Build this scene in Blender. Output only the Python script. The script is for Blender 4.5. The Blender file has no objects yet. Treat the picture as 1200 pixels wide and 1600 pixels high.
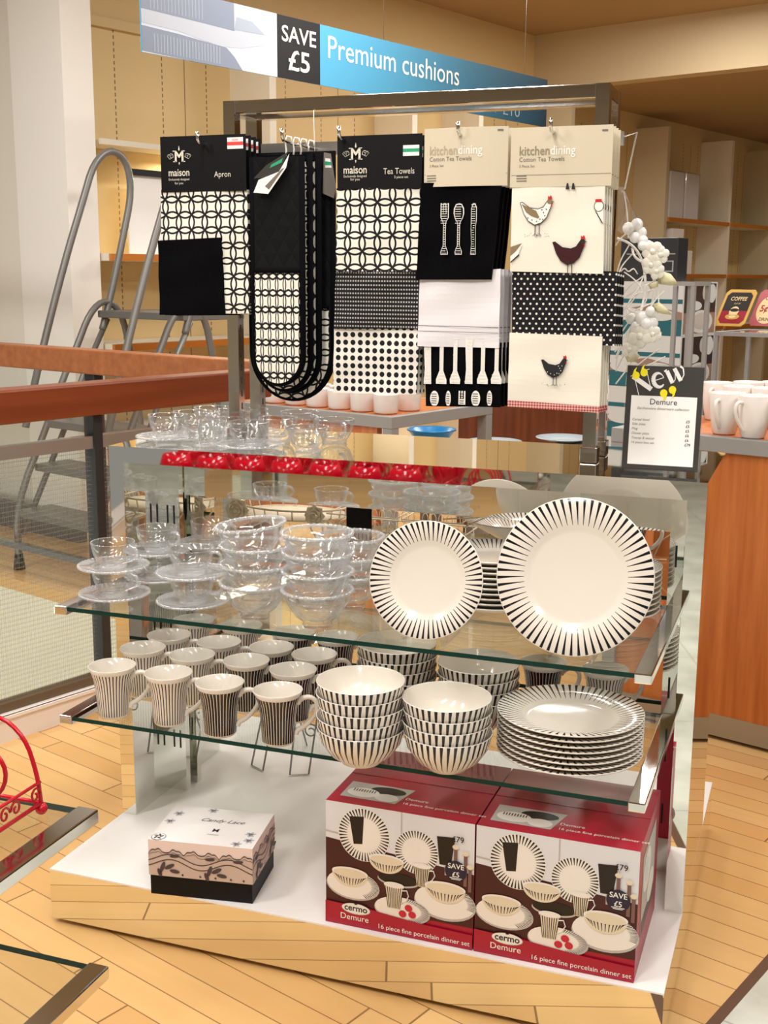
import bpy, math, random
from mathutils import Vector, Matrix, Euler
random.seed(7)
C = bpy.context.scene.collection
PI = math.pi

# ---------------------------------------------------------------- camera
YAW, PITCH, ROLL = 0.3490, 0.1959, 0.0060
CAM = Vector((1.3687, -2.0969, 1.2779)); FPX = 1862.86
_d = Vector((-math.sin(YAW)*math.cos(PITCH), math.cos(YAW)*math.cos(PITCH), -math.sin(PITCH)))
_r = Vector((math.cos(YAW), math.sin(YAW), 0)); _u = _r.cross(_d)
_r2 = _r*math.cos(ROLL)+_u*math.sin(ROLL); _u2 = -_r*math.sin(ROLL)+_u*math.cos(ROLL)
cam = bpy.data.cameras.new('camera'); cam.sensor_fit = 'VERTICAL'; cam.sensor_height = 36.0
cam.lens = FPX/1600*36.0; cam.clip_start = 0.05
camo = bpy.data.objects.new('camera', cam); C.objects.link(camo)
M = Matrix((_r2, _u2, -_d)).transposed().to_4x4(); M.translation = CAM; camo.matrix_world = M
bpy.context.scene.camera = camo
sc = bpy.context.scene
sc.view_settings.view_transform = 'Standard'; sc.view_settings.look = 'None'
sc.view_settings.gamma = 1.0; sc.view_settings.exposure = -0.46; sc.view_settings.use_curve_mapping = False
sc.cycles.max_bounces = 14; sc.cycles.transparent_max_bounces = 40; sc.cycles.transmission_bounces = 14
sc.cycles.glossy_bounces = 8; sc.cycles.diffuse_bounces = 4
sc.cycles.sample_clamp_indirect = 6.0

# room axes: the shop runs at an angle to the display unit
AV = Vector((0.3256, 0.9455, 0)); BV = Vector((0.9455, -0.3256, 0)); AANG = math.atan2(AV.y, AV.x) - PI/2   # rotation that turns X to BV, Y to AV
def room(b, a, z=0.0): return BV*b + AV*a + Vector((0, 0, z))

# ---------------------------------------------------------------- light
w = bpy.data.worlds.new('world'); sc.world = w; w.use_nodes = True
w.node_tree.nodes['Background'].inputs[0].default_value = (1.0, 0.94, 0.85, 1)
w.node_tree.nodes['Background'].inputs[1].default_value = 0.42
def area(name, loc, size, power, col=(1.0, 0.965, 0.915), rot=(0, 0, 0)):
    l = bpy.data.lights.new(name, 'AREA'); l.shape = 'RECTANGLE'; l.size, l.size_y = size; l.energy = power; l.color = col
    o = bpy.data.objects.new(name, l); C.objects.link(o); o.location = loc; o.rotation_euler = rot
    return o
CEIL = 3.0
for i, (b, a, p) in enumerate([(1.2, -2.0, 62), (-0.3, -2.0, 60), (2.6, -1.6, 55), (0.6, -0.1, 48), (-0.9, 2.4, 50), (0.9, 2.6, 50), (-1.3, 5.0, 70), (2.4, 1.2, 45), (-2.0, 0.2, 55)]):
    area('ceiling_lamp', room(b, a, CEIL-0.03), (0.3, 1.3), p, rot=(0, 0, AANG))
area('void_fill_light', room(-2.2, -2.0, -0.25), (2.5, 1.0), 60, rot=(PI/2-0.3, 0, AANG))  # added fill to brighten the void walls, not a known fitting
area('shelf_light', room(-2.86, 3.3, 1.84), (0.08, 1.2), 20, (1.0, 0.9, 0.66), rot=(0, 0, AANG))
area('shelf_light', room(-1.9, 9.6, 2.55), (0.2, 2.4), 22, (1.0, 0.93, 0.80), rot=(0, -0.5, AANG))  # added fill aimed at the far shelf fronts, no fitting hangs there

# ---------------------------------------------------------------- helpers
def ray(px, py): return _d + _r2*((px-600)/FPX) - _u2*((py-800)/FPX)
def hit(px, py, p, n):                       # where the line of sight through a pixel meets a real plane
    rr = ray(px, py); return CAM + rr*((Vector(p)-CAM).dot(n)/rr.dot(n))
def onz(px, py, z): return hit(px, py, (0, 0, z), Vector((0, 0, 1)))
def ony(px, py, y): return hit(px, py, (0, y, 0), Vector((0, 1, 0)))
def onb(px, py, b): return hit(px, py, BV*b, BV)
def ona(px, py, a): return hit(px, py, AV*a, AV)

class MB:
    def __init__(s): s.v = []; s.f = []; s.m = []; s.s = []; s.T = None
    def add(s, vs, fs, mi=0, smooth=False):
        o = len(s.v)
        for p in vs:
            p = Vector(p); s.v.append(s.T @ p if s.T else p)
        for f in fs: s.f.append([i+o for i in f]); s.m.append(mi); s.s.append(smooth)
        return s
    def box(s, x0, y0, z0, x1, y1, z1, mi=0, mis=None):
        vs = [(x0,y0,z0),(x1,y0,z0),(x1,y1,z0),(x0,y1,z0),(x0,y0,z1),(x1,y0,z1),(x1,y1,z1),(x0,y1,z1)]
        fs = [(3,2,1,0),(4,5,6,7),(0,1,5,4),(1,2,6,5),(2,3,7,6),(3,0,4,7)]      # bottom top front right back left
        if mis is None: return s.add(vs, fs, mi)
        o = len(s.v); s.add(vs, fs, 0)
        for k in range(6): s.m[-6+k] = mis[k]
        return s
    def prism(s, pts, y0, y1, mi=0, mif=None):        # polygon in XZ (counter-clockwise seen from -Y), extruded along Y
        n = len(pts); vs = [(x, y0, z) for x, z in pts]+[(x, y1, z) for x, z in pts]
        s.add(vs, [list(range(n))], mi if mif is None else mif); o = len(s.v)-2*n
        s.f.append([o+n+i for i in reversed(range(n))]); s.m.append(mi); s.s.append(False)
        for i in range(n):
            j = (i+1) % n; s.f.append([o+i, o+n+i, o+n+j, o+j]); s.m.append(mi); s.s.append(False)
        return s
    def flat(s, pts, y, mi): return s.add([(x, y, z) for x, z in pts], [list(range(len(pts)))], mi)
    def tube(s, pts, r, n=8, mi=0, closed=False, rs=None):
        pts = [Vector(p) for p in pts]; k = len(pts); rings = []
        up = None
        for i, p in enumerate(pts):
            if closed: t = pts[(i+1) % k]-pts[i-1]
            else: t = pts[min(i+1, k-1)]-pts[max(i-1, 0)]
            t.normalize()
            if up is None:
                up = Vector((0, 0, 1)) if abs(t.z) < 0.9 else Vector((1, 0, 0))
            a = t.cross(up)
            if a.length < 1e-6: a = t.orthogonal()
            a.normalize(); b = a.cross(t).normalized(); up = b
            rr = rs[i] if rs else r
            rings.append([p+(a*math.cos(2*PI*q/n)+b*math.sin(2*PI*q/n))*rr for q in range(n)])
        vs = [v for rg in rings for v in rg]; fs = []
        for i in range(k if closed else k-1):
            j = (i+1) % k
            for q in range(n): fs.append((i*n+q, i*n+(q+1) % n, j*n+(q+1) % n, j*n+q))
        if not closed: fs += [list(reversed(range(n))), list(range((k-1)*n, k*n))]
        return s.add(vs, fs, mi, True)
    def lathe(s, prof, n=40, c=(0, 0, 0), mi=0, mif=None):
        vs = []; fs = []; ms = []; k = len(prof)
        for r, z in prof:
            for q in range(n): vs.append((c[0]+max(r, 1e-5)*math.cos(2*PI*q/n), c[1]+max(r, 1e-5)*math.sin(2*PI*q/n), c[2]+z))
        for i in range(k-1):
            for q in range(n):
                fs.append((i*n+q, i*n+(q+1) % n, (i+1)*n+(q+1) % n, (i+1)*n+q)); ms.append(mif[i] if mif else mi)
        o = len(s.m); s.add(vs, fs, mi, True); s.m[o:] = ms
        return s
    def beads(s, r, z, rb, nb, mi=0, n=6):            # a rim of little beads
        vs = []; fs = []; k = nb*4
        for i in range(k):
            a = 2*PI*i/k; rr = rb*(0.55+0.45*abs(math.sin(PI*i/4)))
            for q in range(n):
                t = 2*PI*q/n; R = r+rr*math.cos(t); vs.append((R*math.cos(a), R*math.sin(a), z+rr*math.sin(t)))
        for i in range(k):
            j = (i+1) % k
            for q in range(n): fs.append((i*n+q, j*n+q, j*n+(q+1) % n, i*n+(q+1) % n))
        return s.add(vs, fs, mi, True)
    def ball(s, c, r, mi=0, n=10, sc_=(1, 1, 1)):
        prof = [(r*math.sin(PI*i/n), -r*math.cos(PI*i/n)) for i in range(n+1)]
        o = len(s.v); T = s.T; s.T = None
        s.lathe(prof, n+2, (0, 0, 0), mi)
        for i in range(o, len(s.v)):
            p = Vector((s.v[i].x*sc_[0]+c[0], s.v[i].y*sc_[1]+c[1], s.v[i].z*sc_[2]+c[2])); s.v[i] = T @ p if T else p
        s.T = T
        return s
    def text(s, string, x, z, size, y, mi, align='LEFT', bold=0.0, shear=0.0, rot=0.0, sx=1.0):
        vs, fs = text_mesh(string, align, bold, shear)
        ca, sa = math.cos(rot), math.sin(rot)
        out = []
        for a, b in vs:
            a, b = a*size*sx, b*size
            out.append((x+a*ca-b*sa, y, z+a*sa+b*ca))
        return s.add(out, fs, mi)
    def build(s, name, mats, parent=None, bevel=0.0, loc=None):
        me = bpy.data.meshes.new(name); me.from_pydata([tuple(v) for v in s.v], [], s.f)
        if not isinstance(mats, (list, tuple)): mats = [mats]
        for m in mats: me.materials.append(m)
        me.polygons.foreach_set('material_index', s.m); me.polygons.foreach_set('use_smooth', s.s); me.update()
        o = bpy.data.objects.new(name, me); C.objects.link(o)
        if parent is not None: o.parent = parent
        if loc is not None: o.location = loc
        if bevel:
            b = o.modifiers.new('edge', 'BEVEL'); b.width = bevel; b.segments = 2; b.limit_method = 'ANGLE'; b.harden_normals = False
        return o

_tc = {}
def text_mesh(string, align, bold, shear):
    key = (string, align, bold, shear)
    if key in _tc: return _tc[key]
    cu = bpy.data.curves.new('t', 'FONT'); cu.body = string; cu.size = 1.0; cu.align_x = align; cu.offset = bold; cu.shear = shear; cu.resolution_u = 3
    o = bpy.data.objects.new('t', cu); C.objects.link(o); bpy.context.view_layer.update()
    ev = o.evaluated_get(bpy.context.evaluated_depsgraph_get()); me = ev.to_mesh()
    r = ([(v.co.x, v.co.y) for v in me.vertices], [tuple(reversed(p.vertices)) if p.normal.z < 0 else tuple(p.vertices) for p in me.polygons])
    ev.to_mesh_clear(); bpy.data.objects.remove(o); bpy.data.curves.remove(cu)
    _tc[key] = r
    return r

def thing(name, label, cat, loc=(0, 0, 0), rz=0.0, group=None):
    o = bpy.data.objects.new(name, None); C.objects.link(o); o.empty_display_size = 0.05
    o.location = loc; o.rotation_euler = (0, 0, rz); tag(o, label, cat, group); return o
def tag(o, label, cat, group=None):
    o['label'] = label; o['category'] = cat
    if group: o['group'] = group
    return o
def struct(name, mb, mats, bevel=0.0):
    o = mb.build(name, mats, None, bevel); o['kind'] = 'structure'; return o
def dup(o, loc, rot=None, label=None, group=None):
    r = o.copy(); C.objects.link(r); r.location = loc
    if rot is not None: r.rotation_euler = rot
    if label: r['label'] = label
    if group: r['group'] = group
    for ch in list(o.children):
        c = ch.copy(); C.objects.link(c); c.parent = r
        for g in list(ch.children):
            d = g.copy(); C.objects.link(d); d.parent = c
    return r
NTH = ['topmost', 'second from the top', 'third from the top', 'fourth from the top', 'fifth from the top', 'sixth from the top', 'seventh from the top', 'eighth from the top', 'ninth from the top', 'tenth from the top']
def nth(k, n): return 'topmost' if k == 0 else ('bottom one' if k == n-1 else NTH[k])
def ell(cx, cz, rx, rz, n=28, a0=0.0, a1=2*PI):
    full = abs(a1-a0-2*PI) < 1e-6
    return [(cx+rx*math.cos(a0+(a1-a0)*i/(n if full else n-1)), cz+rz*math.sin(a0+(a1-a0)*i/(n if full else n-1))) for i in range(n)]
def rect(x0, z0, x1, z1): return [(x0, z0), (x1, z0), (x1, z1), (x0, z1)]
def arc(c, r, a0, a1, n, f): return [f(c[0]+r*math.cos(a0+(a1-a0)*i/(n-1)), c[1]+r*math.sin(a0+(a1-a0)*i/(n-1))) for i in range(n)]

# ---------------------------------------------------------------- materials
class NG:
    def __init__(s, name):
        s.m = bpy.data.materials.new(name); s.m.use_nodes = True; s.t = s.m.node_tree; s.b = s.t.nodes['Principled BSDF']; s.out = s.t.nodes['Material Output']
    def n(s, typ, **k):
        q = s.t.nodes.new(typ)
        for a, v in k.items(): setattr(q, a, v)
        return q
    def link(s, a, b): s.t.links.new(a, b)
    def setin(s, sock, v):
        if isinstance(v, bpy.types.NodeSocket): s.link(v, sock)
        else: sock.default_value = v
    def ma(s, op, a, b=0.0, c=0.0):
        q = s.n('ShaderNodeMath', operation=op)
        s.setin(q.inputs[0], a); s.setin(q.inputs[1], b); s.setin(q.inputs[2], c)
        return q.outputs[0]
    def co(s, which='Object'):
        tc = s.n('ShaderNodeTexCoord'); x = s.n('ShaderNodeSeparateXYZ'); s.link(tc.outputs[which], x.inputs[0]); s.vec = tc.outputs[which]
        return x.outputs
    def mix(s, f, a, b):
        q = s.n('ShaderNodeMix', data_type='RGBA'); s.setin(q.inputs[0], f)
        for k, v in ((6, a), (7, b)):
            if isinstance(v, bpy.types.NodeSocket): s.link(v, q.inputs[k])
            else: q.inputs[k].default_value = (*v[:3], 1)
        return q.outputs[2]
    def noise(s, scale, detail=2.0, vec=None):
        q = s.n('ShaderNodeTexNoise'); q.inputs['Scale'].default_value = scale; q.inputs['Detail'].default_value = detail
        if vec is not None: s.link(vec, q.inputs['Vector'])
        return q.outputs[0]
    def col(s, v, rough=0.5, metal=0.0):
        if isinstance(v, bpy.types.NodeSocket): s.link(v, s.b.inputs['Base Color'])
        else: s.b.inputs['Base Color'].default_value = (*v[:3], 1)
        s.b.inputs['Roughness'].default_value = rough; s.b.inputs['Metallic'].default_value = metal
        return s.m
def lin(r, g, b):
    f = lambda c: (c/255/12.92) if c <= 10 else ((c/255+0.055)/1.055)**2.4
    return (f(r), f(g), f(b))
def pm(name, col, rough=0.5, metal=0.0, spec=None):
    g = NG(name); m = g.col(col, rough, metal)
    if spec is not None: g.b.inputs['Specular IOR Level'].default_value = spec
    return m

mirror = pm('mirror', (0.82, 0.83, 0.79), 0.025, 1.0)
chrome = pm('chrome', (0.74, 0.73, 0.71), 0.09, 1.0)
steel = pm('brushed_steel', (0.48, 0.47, 0.45), 0.3, 1.0)
alu = pm('grey_aluminium', (0.42, 0.42, 0.40), 0.35, 0.8)
greymetal = pm('grey_paint', lin(150, 148, 146), 0.45)
ladmetal = pm('ladder_grey', lin(128, 126, 122), 0.4, 0.3)
white = pm('white_laminate', lin(240, 238, 236), 0.3)
whitepaint = pm('white_paint', lin(226, 218, 200), 0.6)
cream = pm('cream_paint', lin(216, 190, 140), 0.6)
card_black = pm('black_card', (0.005, 0.005, 0.006), 0.5, spec=0.2)
cloth_black = pm('black_cloth', (0.0025, 0.0025, 0.0035), 0.9, spec=0.06)
cloth_cream = pm('cream_cloth', lin(244, 238, 224), 0.9)
cloth_white = pm('white_cloth', lin(238, 234, 238), 0.9)
card_cream = pm('cream_card', lin(218, 206, 182), 0.35)
paper = pm('white_paper', lin(248, 246, 244), 0.6)
ink = pm('black_ink', (0.015, 0.015, 0.018), 0.5)
inkgrey = pm('grey_ink', lin(120, 112, 104), 0.5)
silver = pm('silver_ink', lin(225, 220, 205), 0.4)
whiteink = pm('white_ink', lin(245, 242, 235), 0.5)
redsticker = pm('red_sticker', lin(225, 70, 70), 0.5)
greensticker = pm('green_sticker', lin(40, 165, 120), 0.5)
yellow = pm('yellow_print', lin(250, 232, 20), 0.5)
darkgrey = pm('dark_grey_card', lin(62, 60, 58), 0.35)
china = pm('white_china', lin(232, 224, 213), 0.12)
blackplastic = pm('black_plastic', (0.02, 0.02, 0.022), 0.4)
redwire = pm('red_enamel', lin(190, 16, 36), 0.25)
tag_grey = pm('grey_card', lin(120, 122, 124), 0.4)

def striped(name, N, duty0, duty1, r0, r1, base, dark, axis='r'):
    """radial stripes round the local Z axis: the stripe share runs from duty0 at r0 to duty1 at r1 (r = radius or height)"""
    g = NG(name); x, y, z = g.co()
    ang = g.ma('MULTIPLY', g.ma('ARCTAN2', y, x), N/(2*PI)); fr = g.ma('FRACT', g.ma('ADD', ang, 1000.25))
    if axis == 'r': t = g.ma('SQRT', g.ma('ADD', g.ma('MULTIPLY', x, x), g.ma('MULTIPLY', y, y)))
    else: t = z
    u = g.ma('DIVIDE', g.ma('SUBTRACT', t, r0), r1-r0)
    inside = g.ma('MULTIPLY', g.ma('GREATER_THAN', u, 0.0), g.ma('LESS_THAN', u, 1.0))
    duty = g.ma('ADD', duty0, g.ma('MULTIPLY', u, duty1-duty0))
    f = g.ma('MULTIPLY', inside, g.ma('LESS_THAN', fr, duty))
    return g.col(g.mix(f, base, dark), 0.12)
CH = lin(232, 224, 213); BK = (0.012, 0.012, 0.016)
plate_big = striped('striped_plate', 62, 0.08, 0.40, 0.083, 0.1265, CH, BK)
plate_small = striped('striped_side_plate', 62, 0.10, 0.42, 0.062, 0.0985, CH, BK)
bowl_out = striped('striped_bowl', 40, 0.08, 0.48, 0.006, 0.066, CH, BK, 'z')
bowl_plate = striped('striped_dish', 60, 0.12, 0.46, 0.06, 0.118, CH, BK)
mug_white = striped('white_striped_mug', 38, 0.34, 0.34, 0.004, 0.089, CH, (0.02, 0.02, 0.03), 'z')
mug_black = striped('black_striped_mug', 38, 0.80, 0.80, 0.004, 0.089, CH, (0.012, 0.012, 0.014), 'z')

def circles(name, p, r, wd, pz=None):
    """overlapping rings on a square lattice (local X and Z)"""
    g = NG(name); x, y, z = g.co()
    hitm = None
    for ox, oz in ((0, 0), (1, 0), (0, 1), (-1, 0), (0, -1), (1, 1), (-1, 1), (1, -1), (-1, -1)):
        fx = g.ma('SUBTRACT', g.ma('SUBTRACT', g.ma('FRACT', g.ma('ADD', g.ma('DIVIDE', x, p), 500.0)), 0.5), float(ox))
        fz = g.ma('SUBTRACT', g.ma('SUBTRACT', g.ma('FRACT', g.ma('ADD', g.ma('DIVIDE', z, pz or p), 500.0)), 0.5), float(oz))
        d = g.ma('SQRT', g.ma('ADD', g.ma('MULTIPLY', fx, fx), g.ma('MULTIPLY', fz, fz)))
        e = g.ma('LESS_THAN', g.ma('ABSOLUTE', g.ma('SUBTRACT', d, r)), wd)
        hitm = e if hitm is None else g.ma('MAXIMUM', hitm, e)
    return g.col(g.mix(hitm, lin(244, 240, 228), (0.004, 0.004, 0.006)), 0.9)
cloth_rings = circles('ring_print_cloth', 0.0290, 0.70, 0.062)
cloth_rings2 = circles('small_ring_print_cloth', 0.0160, 0.68, 0.062, 0.031)

def dots(name, p, r, base, dot, stagger=False, sz=1.0):
    g = NG(name); x, y, z = g.co()
    v = g.ma('ADD', g.ma('DIVIDE', z, p*sz), 500.0)
    u = g.ma('ADD', g.ma('DIVIDE', x, p), 500.0)
    if stagger: u = g.ma('ADD', u, g.ma('MULTIPLY', g.ma('FLOOR', g.ma('MODULO', v, 2.0)), 0.5))
    a = g.ma('SUBTRACT', g.ma('FRACT', u), 0.5); b = g.ma('MULTIPLY', g.ma('SUBTRACT', g.ma('FRACT', v), 0.5), sz)
    d = g.ma('SQRT', g.ma('ADD', g.ma('MULTIPLY', a, a), g.ma('MULTIPLY', b, b)))
    return g.col(g.mix(g.ma('LESS_THAN', d, r), base, dot), 0.9)
cloth_dots = dots('black_dot_cloth', 0.0145, 0.34, lin(240, 236, 228), (0.004, 0.004, 0.005))
cloth_polka = dots('white_polka_cloth', 0.0115, 0.17, (0.003, 0.003, 0.004), lin(235, 230, 225), True, 0.75)
def dashes(name):
    g = NG(name); x, y, z = g.co()
    a = g.ma('FRACT', g.ma('ADD', g.ma('DIVIDE', x, 0.0052), 500.0)); b = g.ma('FRACT', g.ma('ADD', g.ma('DIVIDE', z, 0.0075), 500.0))
    f = g.ma('MULTIPLY', g.ma('GREATER_THAN', a, 0.45), g.ma('GREATER_THAN', b, 0.62))
    return g.col(g.mix(g.ma('MULTIPLY', f, 0.75), (0.003, 0.003, 0.004), lin(215, 212, 208)), 0.9)
cloth_dash = dashes('dashed_cloth')
def gingham(name):
    g = NG(name); x, y, z = g.co()
    a = g.ma('GREATER_THAN', g.ma('FRACT', g.ma('ADD', g.ma('DIVIDE', x, 0.005), 500.0)), 0.5); b = g.ma('GREATER_THAN', g.ma('FRACT', g.ma('ADD', g.ma('DIVIDE', z, 0.005), 500.0)), 0.5)
    return g.col(g.mix(g.ma('MULTIPLY', g.ma('ADD', a, b), 0.5), lin(228, 190, 180), lin(176, 36, 40)), 0.9)
cloth_gingham = gingham('red_gingham_cloth')
def quilt(name):
    g = NG(name); x, y, z = g.co()
    a = g.ma('ABSOLUTE', g.ma('SUBTRACT', g.ma('FRACT', g.ma('ADD', g.ma('DIVIDE', g.ma('ADD', x, g.ma('MULTIPLY', z, 0.6)), 0.03), 500.0)), 0.5))
    b = g.ma('ABSOLUTE', g.ma('SUBTRACT', g.ma('FRACT', g.ma('ADD', g.ma('DIVIDE', g.ma('SUBTRACT', x, g.ma('MULTIPLY', z, 0.6)), 0.03), 500.0)), 0.5))
    bp = g.n('ShaderNodeBump'); bp.inputs['Strength'].default_value = 0.6; bp.inputs['Distance'].default_value = 0.004
    g.link(g.ma('SQRT', g.ma('MINIMUM', a, b)), bp.inputs['Height']); g.link(bp.outputs[0], g.b.inputs['Normal'])
    g.b.inputs['Specular IOR Level'].default_value = 0.2
    return g.col((0.004, 0.004, 0.005), 0.85)
cloth_quilt = quilt('quilted_black_cloth')

def wood(name, c1, c2, scale, rough=0.35, axis='Z'):
    g = NG(name); x, y, z = g.co()
    mp = g.n('ShaderNodeMapping'); g.link(g.vec, mp.inputs[0])
    mp.inputs['Scale'].default_value = {'Z': (scale, scale, scale*0.06), 'X': (scale*0.06, scale, scale), 'Y': (scale, scale*0.06, scale)}[axis]
    nz = g.noise(1.0, 5.0, mp.outputs[0]); cr = g.n('ShaderNodeMapRange'); g.link(nz, cr.inputs[0]); cr.inputs[1].default_value = 0.3; cr.inputs[2].default_value = 0.7
    return g.col(g.mix(cr.outputs[0], c1, c2), rough)
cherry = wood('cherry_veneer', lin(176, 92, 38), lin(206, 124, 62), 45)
shaded_cherry = wood('shaded_cherry_veneer', lin(92, 44, 20), lin(120, 60, 30), 45)  # cherry darkened: the shade on the rear cabinet is in the colour
railwood = wood('handrail_wood', lin(148, 86, 46), lin(170, 104, 60), 30, 0.4, 'X')
railwood_dark = wood('handrail_red_wood', lin(112, 48, 18), lin(130, 60, 24), 30, 0.35, 'Y')
shelfwood = pm('shelf_edge_wood', lin(196, 120, 44), 0.4)

def planks():
    g = NG('maple_planks'); x, y, z = g.co()           # object is turned to the room axes: X across the shop, Y along it
    W, L = 0.067, 1.15
    v = g.ma('ADD', g.ma('DIVIDE', y, W), 400.0); row = g.ma('FLOOR', v); fv = g.ma('FRACT', v)
    wn = g.n('ShaderNodeTexWhiteNoise', noise_dimensions='1D'); g.link(row, wn.inputs['W'])
    u = g.ma('ADD', g.ma('ADD', g.ma('DIVIDE', x, L), 400.0), g.ma('MULTIPLY', wn.outputs[0], 7.0)); cell = g.ma('FLOOR', u); fu = g.ma('FRACT', u)
    w2 = g.n('ShaderNodeTexWhiteNoise', noise_dimensions='2D'); cb = g.n('ShaderNodeCombineXYZ'); g.link(row, cb.inputs[0]); g.link(cell, cb.inputs[1]); g.link(cb.outputs[0], w2.inputs['Vector'])
    line = g.ma('MAXIMUM', g.ma('GREATER_THAN', g.ma('ABSOLUTE', g.ma('SUBTRACT', fv, 0.5)), 0.482), g.ma('GREATER_THAN', g.ma('ABSOLUTE', g.ma('SUBTRACT', fu, 0.5)), 0.4982))
    mp = g.n('ShaderNodeMapping'); g.link(g.vec, mp.inputs[0]); mp.inputs['Scale'].default_value = (3, 40, 1)
    nz = g.noise(1.0, 4.0, mp.outputs[0])
    c = g.mix(w2.outputs[0], lin(214, 168, 108), lin(230, 190, 130)); c = g.mix(g.ma('MULTIPLY', nz, 0.4), c, lin(204, 154, 94))
    c = g.mix(g.ma('MULTIPLY', line, 0.75), c, lin(104, 68, 34))
    return g.col(c, 0.22)
maple = planks()
def marble():
    g = NG('pale_marble'); x, y, z = g.co()
    nz = g.noise(6.0, 8.0, g.vec); cr = g.n('ShaderNodeMapRange'); g.link(nz, cr.inputs[0]); cr.inputs[1].default_value = 0.35; cr.inputs[2].default_value = 0.65
    fx = g.ma('GREATER_THAN', g.ma('ABSOLUTE', g.ma('SUBTRACT', g.ma('FRACT', g.ma('DIVIDE', g.ma('ADD', x, 50.0), 0.6)), 0.5)), 0.496)
    fy = g.ma('GREATER_THAN', g.ma('ABSOLUTE', g.ma('SUBTRACT', g.ma('FRACT', g.ma('DIVIDE', g.ma('ADD', y, 50.1), 0.6)), 0.5)), 0.496)
    c = g.mix(cr.outputs[0], lin(196, 198, 186), lin(226, 228, 218)); c = g.mix(g.ma('MULTIPLY', g.ma('MAXIMUM', fx, fy), 0.5), c, lin(130, 128, 120))
    return g.col(c, 0.2)
marblem = marble()

def schlick(g, f0):
    lw = g.n('ShaderNodeLayerWeight'); lw.inputs[0].default_value = 0.5
    return g.ma('ADD', f0, g.ma('MULTIPLY', g.ma('POWER', lw.outputs['Facing'], 5.0), 1.0-f0))
def clear(name, tint, refr=0.10, f0=0.05, haze=0.012, edge=0.5):
    """drinking glass: mostly see-through wall, mirror-like sheen growing towards the silhouette, a little refraction"""
    g = NG(name)
    tr = g.n('ShaderNodeBsdfTransparent'); tr.inputs[0].default_value = (*tint, 1)
    gl = g.n('ShaderNodeBsdfGlass'); gl.inputs['Color'].default_value = (1, 1, 1, 1); gl.inputs['Roughness'].default_value = 0.0; gl.inputs['IOR'].default_value = 1.35
    gs = g.n('ShaderNodeBsdfGlossy'); gs.inputs['Roughness'].default_value = 0.03
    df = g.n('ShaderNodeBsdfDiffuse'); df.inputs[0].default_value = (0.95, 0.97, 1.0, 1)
    def mixs(f, a, b):
        m = g.n('ShaderNodeMixShader'); g.setin(m.inputs[0], f); g.link(a, m.inputs[1]); g.link(b, m.inputs[2]); return m.outputs[0]
    r = mixs(refr, tr.outputs[0], gl.outputs[0])
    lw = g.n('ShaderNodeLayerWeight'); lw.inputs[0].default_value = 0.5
    r = mixs(g.ma('ADD', haze, g.ma('MULTIPLY', g.ma('POWER', lw.outputs['Facing'], 4.0), edge)), r, df.outputs[0]); r = mixs(schlick(g, f0), r, gs.outputs[0])  # white diffuse, stronger towards silhouettes, imitates light gathered in the glass
    g.link(r, g.out.inputs[0])
    return g.m
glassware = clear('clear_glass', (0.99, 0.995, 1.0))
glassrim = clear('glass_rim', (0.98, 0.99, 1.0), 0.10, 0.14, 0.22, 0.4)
def pane(name, tint, f0=0.045, grid=None, gridcol=(0.1, 0.1, 0.1)):
    g = NG(name)
    tr = g.n('ShaderNodeBsdfTransparent'); tr.inputs[0].default_value = (*tint, 1)
    gl = g.n('ShaderNodeBsdfGlossy'); gl.inputs['Roughness'].default_value = 0.01; gl.inputs[0].default_value = (0.95, 0.97, 0.96, 1)
    mx = g.n('ShaderNodeMixShader'); g.link(schlick(g, f0), mx.inputs[0]); g.link(tr.outputs[0], mx.inputs[1]); g.link(gl.outputs[0], mx.inputs[2])
    res = mx.outputs[0]
    if grid:
        x, y, z = g.co()
        a = g.ma('LESS_THAN', g.ma('FRACT', g.ma('ADD', g.ma('DIVIDE', y, grid), 400.0)), 0.08); b = g.ma('LESS_THAN', g.ma('FRACT', g.ma('ADD', g.ma('DIVIDE', z, grid), 400.0)), 0.08)
        df = g.n('ShaderNodeBsdfDiffuse'); df.inputs[0].default_value = (*gridcol, 1)
        m2 = g.n('ShaderNodeMixShader'); g.link(g.ma('MULTIPLY', g.ma('MAXIMUM', a, b), 0.5), m2.inputs[0]); g.link(res, m2.inputs[1]); g.link(df.outputs[0], m2.inputs[2]); res = m2.outputs[0]
    g.link(res, g.out.inputs[0])
    return g.m
shelf_glass = pane('shelf_glass', (0.945, 0.965, 0.955))
glass_edge = pm('green_glass_edge', (0.002, 0.035, 0.026), 0.35, spec=0.25)
acrylic = pane('clear_acrylic', (0.97, 0.97, 0.97))
wired_glass = pane('wired_glass', (0.965, 0.985, 0.97), 0.04, 0.0135, (0.30, 0.31, 0.29))
plain_glass = pane('plain_glass', (0.97, 0.985, 0.975))
cello = clear('cellophane', (0.97, 0.97, 0.97), 0.0, 0.10, 0.10, 0.3)
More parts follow.
